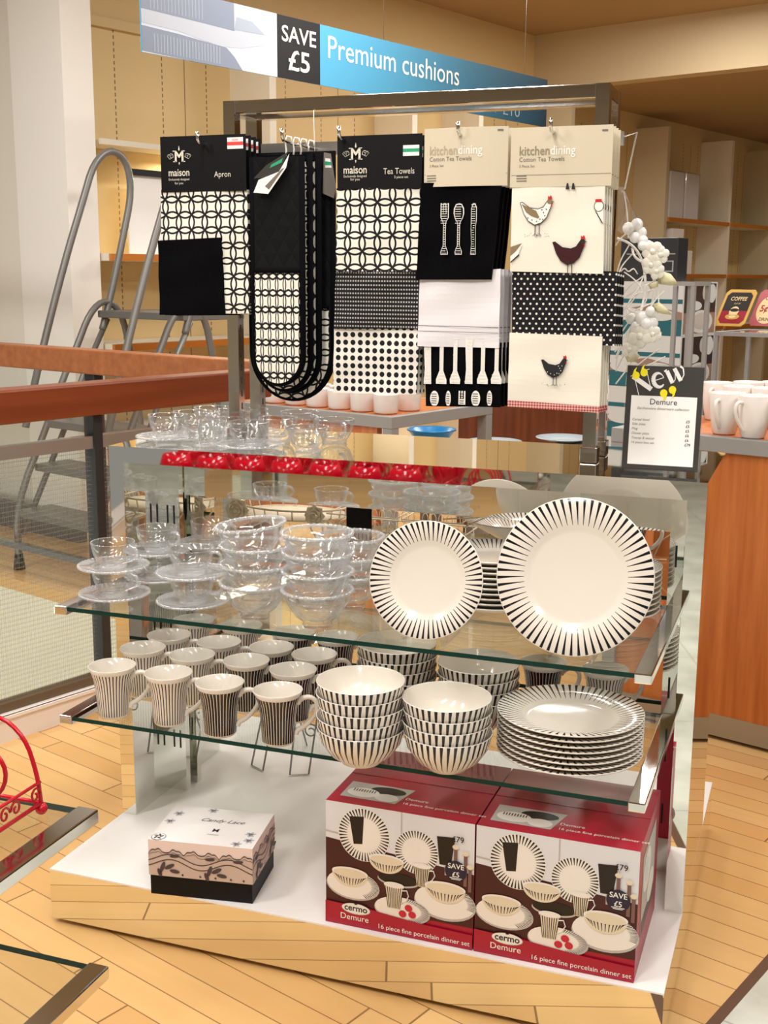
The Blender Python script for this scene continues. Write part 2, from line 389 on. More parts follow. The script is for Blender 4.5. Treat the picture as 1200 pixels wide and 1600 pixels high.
# ================================================================ the setting (meshes in room axes: x across, y along)
def rstruct(name, mb, mats, bevel=0.0):
    o = struct(name, mb, mats, bevel); o.rotation_euler = (0, 0, AANG); return o
KB = -0.80                                            # edge of the stair void
VA = 1.30
f = MB(); f.box(KB, -9, -0.05, 1.242, 14, 0); f.box(-6, VA, -0.05, KB, 14, 0); rstruct('floor', f, maple)
f = MB(); f.box(1.262, -9, -0.05, 9, 14, 0); rstruct('floor', f, marblem)
f = MB(); f.box(1.242, -9, -0.05, 1.262, 14, 0.001); rstruct('trim_1', f, pm('brown_floor_strip', lin(92, 58, 34), 0.5))
f = MB(); f.box(-6, VA, -2.4, KB, VA+0.06, -0.05); f.box(KB, -6, -2.4, KB+0.06, VA+0.06, -0.05); rstruct('wall_void', f, pm('void_paint', lin(232, 228, 208), 0.7))
f = MB(); f.box(-6, -6, -2.5, KB, VA, -2.4); rstruct('floor', f, pm('lower_floor', lin(220, 214, 196), 0.5))
f = MB(); f.box(KB-0.10, -6, -0.05, KB, VA, 0.075); f.box(KB-0.006, -6, 0.066, KB+0.006, VA, 0.075); rstruct('trim_2', f, pm('kerb_paint', lin(236, 226, 220), 0.5))
ceilm = pm('ceiling_paint', lin(170, 142, 100), 0.8)
f = MB(); f.box(-6, -9, CEIL, 9, 6.3, CEIL+0.05); f.box(-6, 6.45, 2.62, 9, 14, 2.67); rstruct('ceiling', f, ceilm)
f = MB(); f.box(-2.98, 6.3, 2.62, 9, 6.45, CEIL); rstruct('wall_bulkhead', f, pm('bulkhead_paint', lin(206, 186, 150), 0.7))

def slat_panel():
    g = NG('slotted_cream_panel'); x, y, z = g.co()
    a = g.ma('LESS_THAN', g.ma('FRACT', g.ma('ADD', g.ma('DIVIDE', y, 0.305), 40.0)), 0.022)
    b = g.ma('GREATER_THAN', g.ma('FRACT', g.ma('ADD', g.ma('DIVIDE', z, 0.03), 40.0)), 0.4)
    f2 = g.ma('LESS_THAN', g.ma('FRACT', g.ma('ADD', g.ma('DIVIDE', y, 0.61), 40.25)), 0.009)
    f_ = g.ma('MULTIPLY', g.ma('MAXIMUM', g.ma('MULTIPLY', a, b), f2), g.ma('LESS_THAN', z, 2.46))
    return g.col(g.mix(f_, lin(222, 194, 140), lin(120, 92, 56)), 0.55)
panelm = slat_panel()
f = MB(); f.box(-3.04, 2.12, 0, -2.98, 14, CEIL); rstruct('wall_left', f, panelm)
f = MB(); f.box(-2.98, 2.12, 2.455, -2.955, 6.3, 2.50); rstruct('trim_3', f, cream)
f = MB(); f.box(-3.13, 1.95, 0, -2.735, 2.12, CEIL); rstruct('wall_pillar', f, [pm('pillar_paint', lin(246, 242, 234), 0.6)])
f = MB(); f.box(-5.2, 2.0, 0, -3.16, 2.12, CEIL); f.box(-3.16, 2.04, 0, -3.13, 2.12, CEIL); rstruct('wall_side', f, [pm('side_paint', lin(236, 230, 218), 0.6)])
f = MB(); f.box(-5.2, 1.90, 0, -2.7, 1.95, 0.13); rstruct('baseboard_left', f, pm('grey_skirting', lin(88, 90, 92), 0.5))
f = MB(); f.box(-6, 13.9, 0, 9, 14, 2.62); rstruct('wall_back', f, pm('back_wall_paint', lin(150, 122, 80), 0.7))
f = MB(); f.box(-6, -9, 0, 9, -8.9, CEIL); rstruct('wall_front', f, pm('front_wall_paint', lin(222, 212, 190), 0.7))
finm = pm('white_fin', lin(244, 236, 218), 0.5)
n = 4
for px, py, top in ((426, 120, 2.5), (649, 120, 2.5), (753, 140, 2.5), (895, 200, 2.5), (1042, 300, 2.5), (1142, 300, 2.5), (1210, 300, 2.5)):
    p = onb(px, py, -2.68); a = p.dot(AV)
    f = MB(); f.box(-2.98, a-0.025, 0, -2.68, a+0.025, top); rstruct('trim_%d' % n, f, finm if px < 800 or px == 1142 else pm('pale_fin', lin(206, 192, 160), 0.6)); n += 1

# ---- shelves of the left wall
def wall_shelf(z, a0, a1, label, th=0.035, front=-2.66):
    t = thing('wall_shelf', label, 'shelf', room(-2.82, (a0+a1)/2, z), AANG, None)
    L = (a1-a0)/2
    m = MB(); m.box(-0.155, -L, -th, 0.14, L, 0.0); m.build('board', whitepaint, t)
    m = MB(); m.box(0.14, -L, -th, 0.16, L, -0.002); m.build('front_edge', shelfwood, t)
    return t
AF1 = onb(426, 120, -2.68).dot(AV)
zs1 = onb(200, 396, -2.66).z; zs2 = onb(300, 532, -2.66).z
wall_shelf(zs1, 2.13, AF1-0.03, 'upper white wall shelf with wooden front edge behind the ladder')
wall_shelf(zs2, 2.13, AF1-0.03, 'lower white wall shelf with wooden front edge behind the step ladder')
wall_shelf(zs2-0.42, 2.13, AF1-0.03, 'lowest white wall shelf near the floor behind the step ladder')
zr = onb(180, 222, -2.72).z
t = thing('light_rail', 'pale metal light rail across the bright panel on the left wall', 'rail', room(-2.84, (2.13+AF1)/2, zr), AANG)
m = MB(); L = (AF1-0.03-2.13)/2; m.box(-0.135, -L, -0.006, 0.10, L, 0.008); m.build('canopy', whitepaint, t)
m = MB(); m.box(0.10, -L, -0.014, 0.115, L, 0.012); m.build('front_rail', whitepaint, t)
# flip board on the upper shelf
p = onb(205, 266, -2.80)
t = thing('flip_chart_board', 'white board with black clip bar on the shelf behind ladder', 'board', room(-2.83, p.dot(AV)+0.4, zs1), AANG)
m = MB(); m.box(-0.01, -0.4, 0.0, 0.0, 0.45, p.z-zs1-0.02); m.build('board', paper, t)
m = MB(); m.box(-0.012, -0.4, p.z-zs1-0.02, 0.015, 0.45, p.z-zs1+0.01); m.build('clip_bar', blackplastic, t)

# ---- shelves and stock of the bays at the far right
def fin_a(px, py): return onb(px, py, -2.68).dot(AV)
bays = [(fin_a(1042, 300)+0.03, fin_a(1142, 300)-0.03), (fin_a(1142, 300)+0.03, fin_a(1210, 300)-0.03), (fin_a(895, 200)+.03, fin_a(1042, 300)-.03)]
zb = [onb(1080, 342, -2.66).z, onb(1080, 428, -2.66).z, onb(1110, 510, -2.66).z]
nm = ['upper', 'middle', 'lower']
for k, (a0, a1) in enumerate(bays[:2]):
    for q, z in enumerate(zb):
        wall_shelf(z, a0, a1, '%s wooden-edged shelf in the %s bay of the far wall' % (nm[q], ('first', 'last')[k]))
def wrapped_pack(b, a, z, w, h, label, grp):
    t = thing('wrapped_pack', label, 'package', room(b, a, z), AANG, grp)
    m = MB(); m.box(-0.07, -w/2, 0, 0.07, w/2, h); m.build('pack', paper, t, 0.006)
    m = MB(); m.box(-0.076, -w/2-0.006, 0.0005, 0.076, w/2+0.006, h+0.012); m.build('film', cello, t, 0.008)
a0, a1 = bays[0]
for k in range(2):
    wrapped_pack(-2.76, a0+0.18+0.30*k, zb[0], 0.27, 0.38, ('nearer', 'farther')[k]+' of two film-wrapped white packs on the upper far shelf', 'film-wrapped packs on the far shelf')
for k in range(3):
    h = (0.20, 0.20, 0.18)[k]
    o = MB().box(-0.07, -0.11, 0, 0.07, 0.11, h).build('white_box', paper, None, 0.003)
    tag(o, ('white box on the middle far shelf beside the dark display', 'white box on the middle far shelf, farther one', 'white box stacked on the others on the middle far shelf')[k], 'box', 'white boxes on the far shelf')
    o.location = room(-2.76, a0+0.2+0.24*(k % 2)+(0.05 if k == 2 else 0), zb[1]+(0.20 if k == 2 else 0)); o.rotation_euler = (0, 0, AANG)
o = MB().lathe([(0, 0), (0.10, 0), (0.13, 0.09), (0.125, 0.09), (0.096, 0.006), (0, 0.006)], 24).build('dark_bowl', blackplastic)
tag(o, 'dark bowl on the lower shelf in the last far bay', 'bowl'); o.location = room(-2.76, bays[1][0]+0.25, zb[2])

# ---- hanging banner
BB = -1.55
p0 = onb(222, 82, BB); p1 = onb(853, 198, BB); zt = onb(500, 38, BB).z; zb0 = onb(500, 133, BB).z
A0, A1 = p0.dot(AV), p1.dot(AV); LB = A1-A0; HB = zt-zb0
t = thing('hanging_banner', 'long blue hanging banner reading SAVE and Premium cushions', 'banner', room(BB, (A0+A1)/2, zb0), AANG+PI/2)
# local x runs along the banner, seen from -Y
def ba(px, py): return onb(px, py, BB).dot(AV)-(A0+A1)/2
xa, xb, xc = -LB/2, ba(433, 100), ba(500, 90)
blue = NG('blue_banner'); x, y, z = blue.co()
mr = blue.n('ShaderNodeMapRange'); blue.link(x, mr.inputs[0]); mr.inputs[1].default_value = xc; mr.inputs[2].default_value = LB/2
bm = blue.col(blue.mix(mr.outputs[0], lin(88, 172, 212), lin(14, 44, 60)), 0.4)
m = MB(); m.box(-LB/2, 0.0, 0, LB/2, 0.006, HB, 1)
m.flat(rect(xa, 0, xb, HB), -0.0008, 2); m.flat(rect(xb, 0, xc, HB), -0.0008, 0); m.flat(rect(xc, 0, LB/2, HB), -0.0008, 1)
# cushions pictured on the left end
W = xb-xa
def bq(u, v): return (xa+u*W, v*HB)
m.flat([bq(0.0, .42), bq(.25, .40), bq(.55, .30), bq(.72, .34), bq(.90, .46), bq(.97, .66), bq(.88, .86), bq(.76, 1.0), bq(0, 1.0)], -0.0014, 3)
m.flat([bq(0.0, .62), bq(.4, .60), bq(.66, .58), bq(.66, 1.0), bq(0, 1.0)], -0.0019, 4)
for i in range(16): m.flat([bq(.06+.024*i, .64), bq(.066+.024*i, .64), bq(.066+.024*i, 1.0), bq(.06+.024*i, 1.0)], -0.0023, 5)
m.flat([bq(0.0, .02), bq(.4, .0), bq(.72, .0), bq(.66, .18), bq(.6, .30), bq(.25, .36), bq(0, .38)], -0.0014, 4)
for i in range(22): m.flat([bq(.08+.022*i, .04), bq(.087+.022*i, .04), bq(.087+.022*i, .30), bq(.08+.022*i, .30)], -0.0019, 5)
m.flat([bq(.66, .60), bq(.90, .62), bq(.80, .78), bq(.68, .80)], -0.0019, 5)
m.text('SAVE', (xb+xc)/2, HB*0.60, HB*0.36, -0.0020, 6, 'CENTER', 0.012, sx=(xc-xb)/(HB*0.36*2.75))
m.text('\u00a35', (xb+xc)/2, HB*0.16, HB*0.46, -0.0020, 6, 'CENTER', 0.014, sx=(xc-xb)/(HB*0.46*1.9))
xp0, xp1 = ba(510, 90), ba(717, 115)
vs, _ = text_mesh('Premium cushions', 'LEFT', 0.0, 0.0); tw = max(q[0] for q in vs)
m.text('Premium cushions', xp0, HB*0.48, HB*0.54, -0.0020, 6, 'LEFT', 0.0, sx=(xp1-xp0)/(HB*0.54*tw))
m.text('NOW \u00a310', ba(812, 180), HB*0.10, HB*0.28, -0.0020, 7, 'RIGHT', 0.0, sx=1.6)
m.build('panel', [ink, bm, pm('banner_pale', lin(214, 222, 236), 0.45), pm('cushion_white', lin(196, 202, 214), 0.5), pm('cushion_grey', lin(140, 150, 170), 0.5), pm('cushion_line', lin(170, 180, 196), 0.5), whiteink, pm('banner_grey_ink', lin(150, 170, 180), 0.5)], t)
m = MB()
for xx in (-LB*0.38, 0.0, LB*0.42): m.tube([(xx, 0.003, HB-0.002), (xx, 0.003, CEIL-zb0)], 0.0015, 5)
m.build('hanging_wire', steel, t)

# ---- balustrades round the stair void
def balustrade(length, loc, rz, label, zt, mid, woodm, posts, zbase, glass):
    t = thing('balustrade', label, 'balustrade', loc, rz)          # local y runs along the rail
    m = MB(); m.box(-0.045, 0, zt-0.092, 0.045, length, zt); m.build('handrail', woodm, t, 0.006)
    m = MB(); m.box(-0.006, 0, mid+0.02, 0.006, length, zt-0.092); m.build('upper_pane', plain_glass, t)
    m = MB(); m.box(-0.018, 0, mid-0.018, 0.018, length, mid+0.018); m.build('middle_rail', alu, t)
    m = MB(); m.box(-0.004, 0, zbase+0.025, 0.004, length, mid-0.018); m.build('lower_pane', glass, t)
    m = MB(); m.box(-0.02, 0, zbase, 0.02, length, zbase+0.025); m.build('bottom_channel', pm('bronze_channel', lin(110, 92, 70), 0.4, 0.4), t)
    for y in posts:
        m = MB(); m.box(-0.024, y-0.016, 0.0 if zbase > .1 else zbase+0.0005, 0.024, y+0.016, zt-0.093); m.build('post', blackplastic, t, 0.003)
    return t
ap = onb(147, 700, -0.845).dot(AV)
balustrade(4.6, room(-0.845, -3.3, 0), AANG, 'near handrail balustrade with wired glass beside the stair void', 0.972, 0.80, railwood_dark, [ap+3.3, ap+3.3-1.5], 0.0755, wired_glass)
bpst = ona(147, 600, VA+0.04).dot(BV)
t = thing('balustrade', 'far handrail balustrade with glass between ladder and stair void', 'balustrade', room(-0.90, VA+0.04, 0), AANG+PI/2)
Lf = 4.0; zt = ona(180, 550, VA).z
m = MB(); m.box(-0.045, 0, zt-0.092, 0.045, Lf, zt); m.build('handrail', railwood, t, 0.006)
m = MB(); m.box(-0.004, 0, 0.15, 0.004, Lf, zt-0.092); m.build('lower_pane', plain_glass, t)
m = MB(); m.box(-0.015, 0, 0.125, 0.015, Lf, 0.15); m.build('bottom_channel', steel, t)
for y in (-0.90-bpst, 2.6):
    m = MB(); m.box(-0.022, y-0.03, 0.0, 0.022, y+0.03, zt-0.093); m.build('post', blackplastic, t, 0.003)

# ---- step ladder
BL = -2.48; WL = 0.56
foot = onz(25, 890, 0)
t = thing('step_ladder', 'grey tubular step ladder with hooped handrails behind the far balustrade', 'ladder', room(BL, 1.5, 0), AANG)
def lp(px, py):
    p = onb(px, py, BL); return Vector((0, p.dot(AV)-1.5, p.z))
def smooth(pts, it=2):
    for _ in range(it):
        q = [pts[0]]
        for a, b in zip(pts, pts[1:]): q += [a*0.75+b*0.25, a*0.25+b*0.75]
        pts = q+[pts[-1]]
    return pts
big = [lp(*q) for q in ((40, 668), (58, 579), (100, 412), (130, 312), (146, 255), (172, 232), (198, 250), (206, 300), (192, 372), (176, 450), (160, 515))]
small = [lp(*q) for q in ((25, 788), (74, 664), (99, 590), (120, 542), (140, 488), (165, 466), (190, 488), (203, 545), (214, 606), (224, 700))]
small = [Vector((0, small[0].y, 0.03))]+small; small.append(Vector((0, small[-1].y+0.05, 0.06)))
rear = [lp(*q) for q in ((168, 498), (130, 586), (103, 664), (36, 835))]
for s in (0, 1):
    off = Vector((s*WL, 0, 0))
    MB().tube([p+off for p in smooth(big)], 0.016, 10).build('handrail_hoop', ladmetal, t)
    lg = MB().tube([p+off for p in smooth(small)], 0.015, 10).build('leg', ladmetal, t)
    MB().tube([p+off for p in rear], 0.013, 8).build('brace', ladmetal, t)
    p = small[0]+off
    MB().lathe([(0, 0), (0.026, 0), (0.018, 0.07), (0, 0.07)], 12, (p.x, p.y, 0.0)).build('rubber_foot', blackplastic, lg)
    q = small[-1]+off
    MB().tube([(q.x-0.015, q.y, 0.04), (q.x+0.015, q.y, 0.04)], 0.04, 14).build('castor', blackplastic, lg)
for px, py in ((160, 489), (78, 660), (62, 728), (34, 800)):
    p = lp(px, py)
    m = MB(); m.box(-0.01, p.y-0.02, p.z-0.02, WL+0.01, p.y+(0.34 if py == 489 else 0.16), p.z+0.012); m.build('platform' if py == 489 else 'tread', ladmetal, t, 0.004)
# ================================================================ the mirrored display unit
W, HP, PF, DP, PB, TH, HT = 1.2, 0.117, 0.268, 0.389, 0.628, 0.033, 0.930
Z1, Z2 = 0.664, 0.447
def display_unit(ox, oy, label):
    t = thing('display_unit', label, 'display unit', (ox, oy, 0))
    m = MB(); m.box(0.0, -PF, 0.012, W, PB, HP-0.003); m.build('plinth', mirror, t)
    m = MB(); m.box(0.0, -PF, HP-0.003, W, PB, HP); m.build('plinth_top', white, t)
    m = MB(); m.box(0.05, -PF+0.05, 0.0, W-0.05, PB-0.05, 0.012); m.build('foot_board', blackplastic, t)
    m = MB(); m.prism([(0, HP), (TH, HP), (TH, HT-TH), (0, HT)], 0, DP); m.build('side_panel', mirror, t)
    m = MB(); m.prism([(W-TH, HP), (W, HP), (W, HT), (W-TH, HT-TH)], 0, DP); m.build('side_panel', mirror, t)
    m = MB(); m.prism([(0, HT), (TH, HT-TH), (W-TH, HT-TH), (W, HT)], 0, DP); m.build('top_panel', mirror, t)
    m = MB(); m.box(0.0755, 0.172, 0.803, W-0.0755, 0.180, HT-TH-0.0005); m.build('divider_panel', mirror, t)
    for x0, x1 in ((TH, 0.075), (W-0.075, W-TH)):
        for y0, y1 in ((0.150, 0.168), (0.2, 0.218)):
            m = MB(); m.box(x0, y0, HP, x1, y1, HT-TH)
            z = HT-0.19
            while z > HP+0.03:
                for xx in (x0+0.011, x1-0.015): m.box(xx, y0-0.0006, z, xx+0.004, y1+0.0006, z+0.042, 1)
                z -= 0.13
            m.build('slotted_upright', [mirror, blackplastic], t)
    return t
display_unit(0, 0, 'mirrored open display unit with white base full of black and white tableware')
NX, NY = -0.540, -1.636
display_unit(NX, NY, 'neighbouring mirrored display unit whose rear shelves reach into the picture')

def glass_shelf(ox, oy, z, back, label, grp=None):
    t = thing('glass_shelf', label, 'shelf', (ox, oy, z))
    S = (lambda y: 0.368-y) if back else (lambda y: y)           # the rear shelves mirror the front ones
    ya, yb = sorted((S(-0.272), S(0.1485)))
    m = MB(); m.box(0.074, ya, -0.008, W-0.073, yb, 0.0, mis=[0, 0, 1, 1, 1, 1]); m.build('glass_pane', [shelf_glass, glass_edge], t)
    ya, yb = sorted((S(-0.276), S(0.1495)))
    for x0 in (0.046, W-0.073):
        m = MB(); m.box(x0, ya, -0.0155, x0+0.028, yb, 0.0015); m.build('bracket', chrome, t, 0.002)
    return t
glass_shelf(0, 0, Z1, False, 'upper front glass shelf with chrome arms holding glassware and standing plates')
glass_shelf(0, 0, Z2, False, 'lower front glass shelf with chrome arms holding mugs and bowls')
glass_shelf(0, 0, Z1, True, 'upper rear glass shelf seen through the open frame')
glass_shelf(0, 0, Z2, True, 'lower rear glass shelf seen through the open frame')
glass_shelf(NX, NY, Z1, True, 'neighbouring glass shelf carrying red wire racks')
glass_shelf(NX-0.010, NY+0.022, Z2, True, 'empty lower neighbouring glass shelf with chrome arm')

# ---------------------------------------------------------------- tableware prototypes (built once, copied)
def make_cup():
    h = 0.050
    m = MB().lathe([(0, 0), (0.025, 0), (0.0262, 0.003), (0.0248, 0.006), (0.0325, 0.015), (0.0388, 0.031), (0.0425, h), (0.0418, h+0.0008), (0.0405, h), (0.0368, 0.032), (0.0305, 0.0165), (0.019, 0.0098), (0, 0.0092)], 36, mif=[1, 1, 1, 0, 0, 0, 1, 1, 0, 0, 0, 0])
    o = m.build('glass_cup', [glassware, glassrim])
    pts = [(0.037, 0, 0.042), (0.046, 0, 0.046), (0.056, 0, 0.043), (0.060, 0, 0.034), (0.055, 0, 0.024), (0.044, 0, 0.018), (0.032, 0, 0.019)]
    pts = [Vector(p) for p in pts]
    for _ in range(2):
        q = [pts[0]]
        for a, b in zip(pts, pts[1:]): q += [a*0.75+b*0.25, a*0.25+b*0.75]
        pts = q+[pts[-1]]
    MB().tube(pts, 0.003, 6, rs=[0.0024+0.0016*(i % 2) for i in range(len(pts))]).build('handle', glassrim, o)
    return o
def make_saucer():
    m = MB().lathe([(0, 0), (0.026, 0), (0.030, 0.002), (0.064, 0.0075), (0.0655, 0.009), (0.064, 0.0105), (0.03, 0.005), (0.024, 0.0035), (0, 0.0035)], 40)
    m.beads(0.0665, 0.009, 0.0030, 46, 1)
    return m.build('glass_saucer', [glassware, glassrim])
def make_gbowl():
    m = MB().lathe([(0, 0), (0.026, 0), (0.027, 0.004), (0.024, 0.008), (0.040, 0.020), (0.054, 0.042), (0.062, 0.064), (0.0600, 0.066), (0.0505, 0.043), (0.037, 0.0225), (0.018, 0.012), (0, 0.0115)], 40)
    m.beads(0.0625, 0.0665, 0.0038, 40, 1)
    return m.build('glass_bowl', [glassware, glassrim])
def make_plate(r, mat, name):
    w0 = r*0.62
    prof = [(0, 0), (w0-0.006, 0), (w0-0.002, 0.002), (w0+0.003, 0.0045), (r-0.0006, 0.0165), (r, 0.0180), (r-0.0012, 0.0190), (w0+0.005, 0.0080), (w0-0.002, 0.0048), (w0-0.008, 0.0036), (0, 0.0034)]
    m = MB().lathe(prof, 72, mif=[0, 0, 0, 0, 0, 0, 1, 0, 0, 0])
    return m.build(name, [china, mat])
def make_bowl():
    prof = [(0, 0), (0.034, 0), (0.036, 0.004), (0.055, 0.017), (0.070, 0.039), (0.0768, 0.0655), (0.0762, 0.0668), (0.0750, 0.0655), (0.068, 0.040), (0.053, 0.020), (0.034, 0.008), (0, 0.0065)]
    return MB().lathe(prof, 56, mif=[0, 0, 1, 1, 1, 0, 0, 0, 0, 0, 0]).build('striped_bowl', [china, bowl_out])
def make_mug(mat, name):
    h = 0.0985
    prof = [(0, 0), (0.0275, 0), (0.0295, 0.003), (0.0305, 0.02), (0.0325, 0.05), (0.0362, 0.075), (0.0408, 0.089), (0.0452, h), (0.0446, h+0.0008), (0.0436, h), (0.0345, 0.075), (0.0305, 0.05), (0.028, 0.008), (0, 0.006)]
    o = MB().lathe(prof, 56, mif=[0, 0, 1, 1, 1, 1, 0, 0, 0, 0, 0, 0, 0]).build(name, [china, mat])
    pts = [Vector(p) for p in [(0.0345, 0, 0.074), (0.044, 0, 0.084), (0.060, 0, 0.086), (0.071, 0, 0.076), (0.071, 0, 0.058), (0.060, 0, 0.041), (0.046, 0, 0.028), (0.034, 0, 0.022), (0.0315, 0, 0.016)]]
    for _ in range(2):
        q = [pts[0]]
        for a, b in zip(pts, pts[1:]): q += [a*0.75+b*0.25, a*0.25+b*0.75]
        pts = q+[pts[-1]]
    n = len(pts)
    MB().tube(pts, 0.004, 10, rs=[0.0042+0.0022*abs(2*i/(n-1)-1)**3 for i in range(n)]).build('handle', china, o)
    return o
_first = {}
def put(kind, maker, loc, rot, label, cat, group=None):
    if kind not in _first:
        o = maker(); o.location = loc; o.rotation_euler = rot; tag(o, label, cat, group); _first[kind] = o; return o
    o = dup(_first[kind], loc, rot, label)
    o['category'] = cat
    if group: o['group'] = group
    elif 'group' in o: del o['group']
    return o
def cup(x, y, z, rz, label, grp): return put('cup', make_cup, (x, y, z), (0, 0, rz), label, 'cup', grp)
def saucer(x, y, z, label, grp): return put('saucer', make_saucer, (x, y, z), (0, 0, random.uniform(0, 1)), label, 'saucer', grp)
def gbowl(x, y, z, label, grp, rot=(0, 0, 0)): return put('gbowl', make_gbowl, (x, y, z), rot, label, 'bowl', grp)
def bowl(x, y, z, label, grp, rot=(0, 0, 0)): return put('bowl', make_bowl, (x, y, z), rot, label, 'bowl', grp)
def dplate(x, y, z, rot, label, grp=None): return put('dplate', lambda: make_plate(0.128, plate_big, 'dinner_plate'), (x, y, z), rot, label, 'plate', grp)
def splate(x, y, z, rot, label, grp=None): return put('splate', lambda: make_plate(0.100, plate_small, 'side_plate'), (x, y, z), rot, label, 'plate', grp)
def mug(kind, x, y, z, rz, label, grp=None):
    return put('mug'+kind, lambda: make_mug(mug_white if kind == 'w' else mug_black, 'striped_mug'), (x, y, z), (0, 0, rz), label, 'mug', grp)

# ---------------------------------------------------------------- glass cups on the top panel
E0 = 0.0006
tops = [((232, 647), 'leftmost clear glass cup on its saucer on the mirrored top'), ((281, 636), 'clear glass cup behind the leftmost one on the mirrored top'),
        ((333, 629), 'clear glass cup at the back, left of the rail posts'), ((347, 644), 'clear glass cup just left of the front rail post'),
        ((388, 660), 'clear glass cup in front of the front rail post'), ((411, 632), 'clear glass cup right behind the rail posts'),
        ((434, 650), 'clear glass cup right of the rail posts, middle row'), ((486, 636), 'clear glass cup at the back, right end of the group'),
        ((481, 664), 'clear glass cup at the front, right end of the group'), ((523, 652), 'rightmost clear glass cup on the mirrored top'),
        ((303, 660), 'clear glass cup at the front, second from the left')]
tp = []
for (px, py), lab in tops:
    p = onz(px, py, HT+0.054); tp.append([p.x, max(0.072, min(0.320, p.y)), lab])
POSTS = [(0.2065, 0.140), (0.2065, 0.240)]
for _ in range(400):                              # saucers stand side by side: push neighbours apart and off the posts
    for i in range(len(tp)):
        for j in range(i):
            dx, dy = tp[i][0]-tp[j][0], tp[i][1]-tp[j][1]; dd = math.hypot(dx, dy) or 1e-3
            if dd < 0.0935:
                s = (0.0935-dd)/dd*0.25; tp[i][0] += dx*s; tp[i][1] += dy*s; tp[j][0] -= dx*s; tp[j][1] -= dy*s
        for qx, qy in ((0.219, 0.153), (0.219, 0.253)):
            dx, dy = tp[i][0]-qx, tp[i][1]-qy; dd = math.hypot(dx, dy) or 1e-3
            if dd < 0.064:
                s = (0.064-dd)/dd*0.5; tp[i][0] += dx*s; tp[i][1] += dy*s
        tp[i][0] = max(0.072, tp[i][0]); tp[i][1] = max(0.070, min(0.318, tp[i][1]))
for i, (x, y, lab) in enumerate(tp):
    ok = all(math.hypot(x-q[0], y-q[1]) > 0.137 for q in tp[:i]) and all(math.hypot(x-qx, y-qy) > 0.088 for qx, qy in ((0.219, 0.153), (0.219, 0.253)))
    if ok: saucer(x, y, HT+E0, lab.replace('clear glass cup', 'glass saucer under the cup').replace('on its saucer ', ''), 'glass saucers on the top')
    cup(x, y, HT+E0+(0.0041 if ok else 0), random.uniform(-0.9, 0.3), lab, 'glass cups on the mirrored top')

# ---------------------------------------------------------------- upper front shelf
stk = [((176, 847), 2, 'front left cup stack', -0.15), ((299, 857), 2, 'front cup stack beside the glass bowls', 0.15), ((245, 824), 2, 'middle cup stack', -0.2), ((297, 806), 2, 'rear cup stack near the upright', 0.0)]
cp = []
for (px, py), n, lab, rz in stk:
    p = onz(px, py, Z1+0.109); x, y = p.x, p.y
    if lab.startswith('rear'): x, y = 0.195, 0.070
    cp.append((x, y))
    for k in range(n):
        z = Z1+E0+k*0.0548
        saucer(x, y, z, 'glass saucer, %s layer, %s' % (('lower', 'upper')[k], lab), 'glass saucers on the upper shelf')
        cup(x, y, z+0.0041, rz, 'glass cup, %s layer, %s' % (('lower', 'upper')[k], lab), 'glass cups on the upper shelf')
for (px, py), n, lab in (((400, 965), 4, 'left glass bowl stack with tilted top'), ((497, 978), 4, 'right glass bowl stack'), ((548, 948), 3, 'rear glass bowl stack')):
    p = onz(px, py, Z1)
    for k in range(n):
        r = (0, 0, k*0.4)
        if lab.startswith('left') and k == n-1: r = (0.02, -0.10, 0.2)
        gbowl(p.x+random.uniform(-.0015, .0015), p.y, Z1+E0+k*0.0345+(0.004 if r[1] else 0), 'glass bowl, %s in the %s' % (nth(n-1-k, n), lab), 'clear glass bowls', r)
# two plates standing on clear stands
LEAN = math.radians(14)
def plate_stand(x, y, z, h, label):
    t = thing('plate_stand', label, 'plate stand', (x, y, z))
    for s in (-1, 1):
        xx = s*0.035
        m = MB(); m.T = Matrix.Translation((xx, 0, 0))
        m.add([], [])
        pts = [(-0.001, 0.0), (0.09, 0.0), (0.09, 0.004), (0.0115, 0.004), (0.0115+h*math.sin(LEAN), h), (0.0075+h*math.sin(LEAN), h), (0.0035, 0.008), (-0.014, 0.008), (-0.014, 0.0145), (-0.018, 0.0145), (-0.018, 0.004)]
        vs = [(-0.002, a, b) for a, b in pts]+[(0.002, a, b) for a, b in pts]; n = len(pts)
        m.add(vs, [list(reversed(range(n))), list(range(n, 2*n))]+[[i, (i+1) % n, n+(i+1) % n, n+i] for i in range(n)])
        m.build('leg', acrylic, t)
    m = MB(); m.box(-0.035, 0.078, 0.0005, 0.035, 0.088, 0.0035); m.build('cross_bar', acrylic, t)
    return t
def stand_plate(fn, r, x, y, label, h, slabel):
    plate_stand(x, y+0.004, Z1+E0, h, slabel)
    zc = Z1+0.0115+r*math.cos(LEAN); yc = y-0.006+r*math.sin(LEAN)
    fn(x, yc, zc, (PI/2-LEAN, 0, 0), label)
stand_plate(splate, 0.100, 0.771, -0.250, 'small striped plate standing upright in front of the side plates', 0.13, 'clear plate stand holding the small striped plate')
stand_plate(dplate, 0.128, 1.020, -0.250, 'large striped dinner plate standing upright at the right end', 0.16, 'clear plate stand holding the large striped plate')
for n, x, y, lab in ((10, 0.815, 0.030, 'stack behind the small standing plate'), (9, 1.026, 0.046, 'stack behind the large standing plate')):
    for k in range(n): splate(x, y, Z1+E0+k*0.0098, (0, 0, k*0.31), 'side plate, %s in the %s' % (nth(n-1-k, n), lab), 'side plates on the upper shelf')

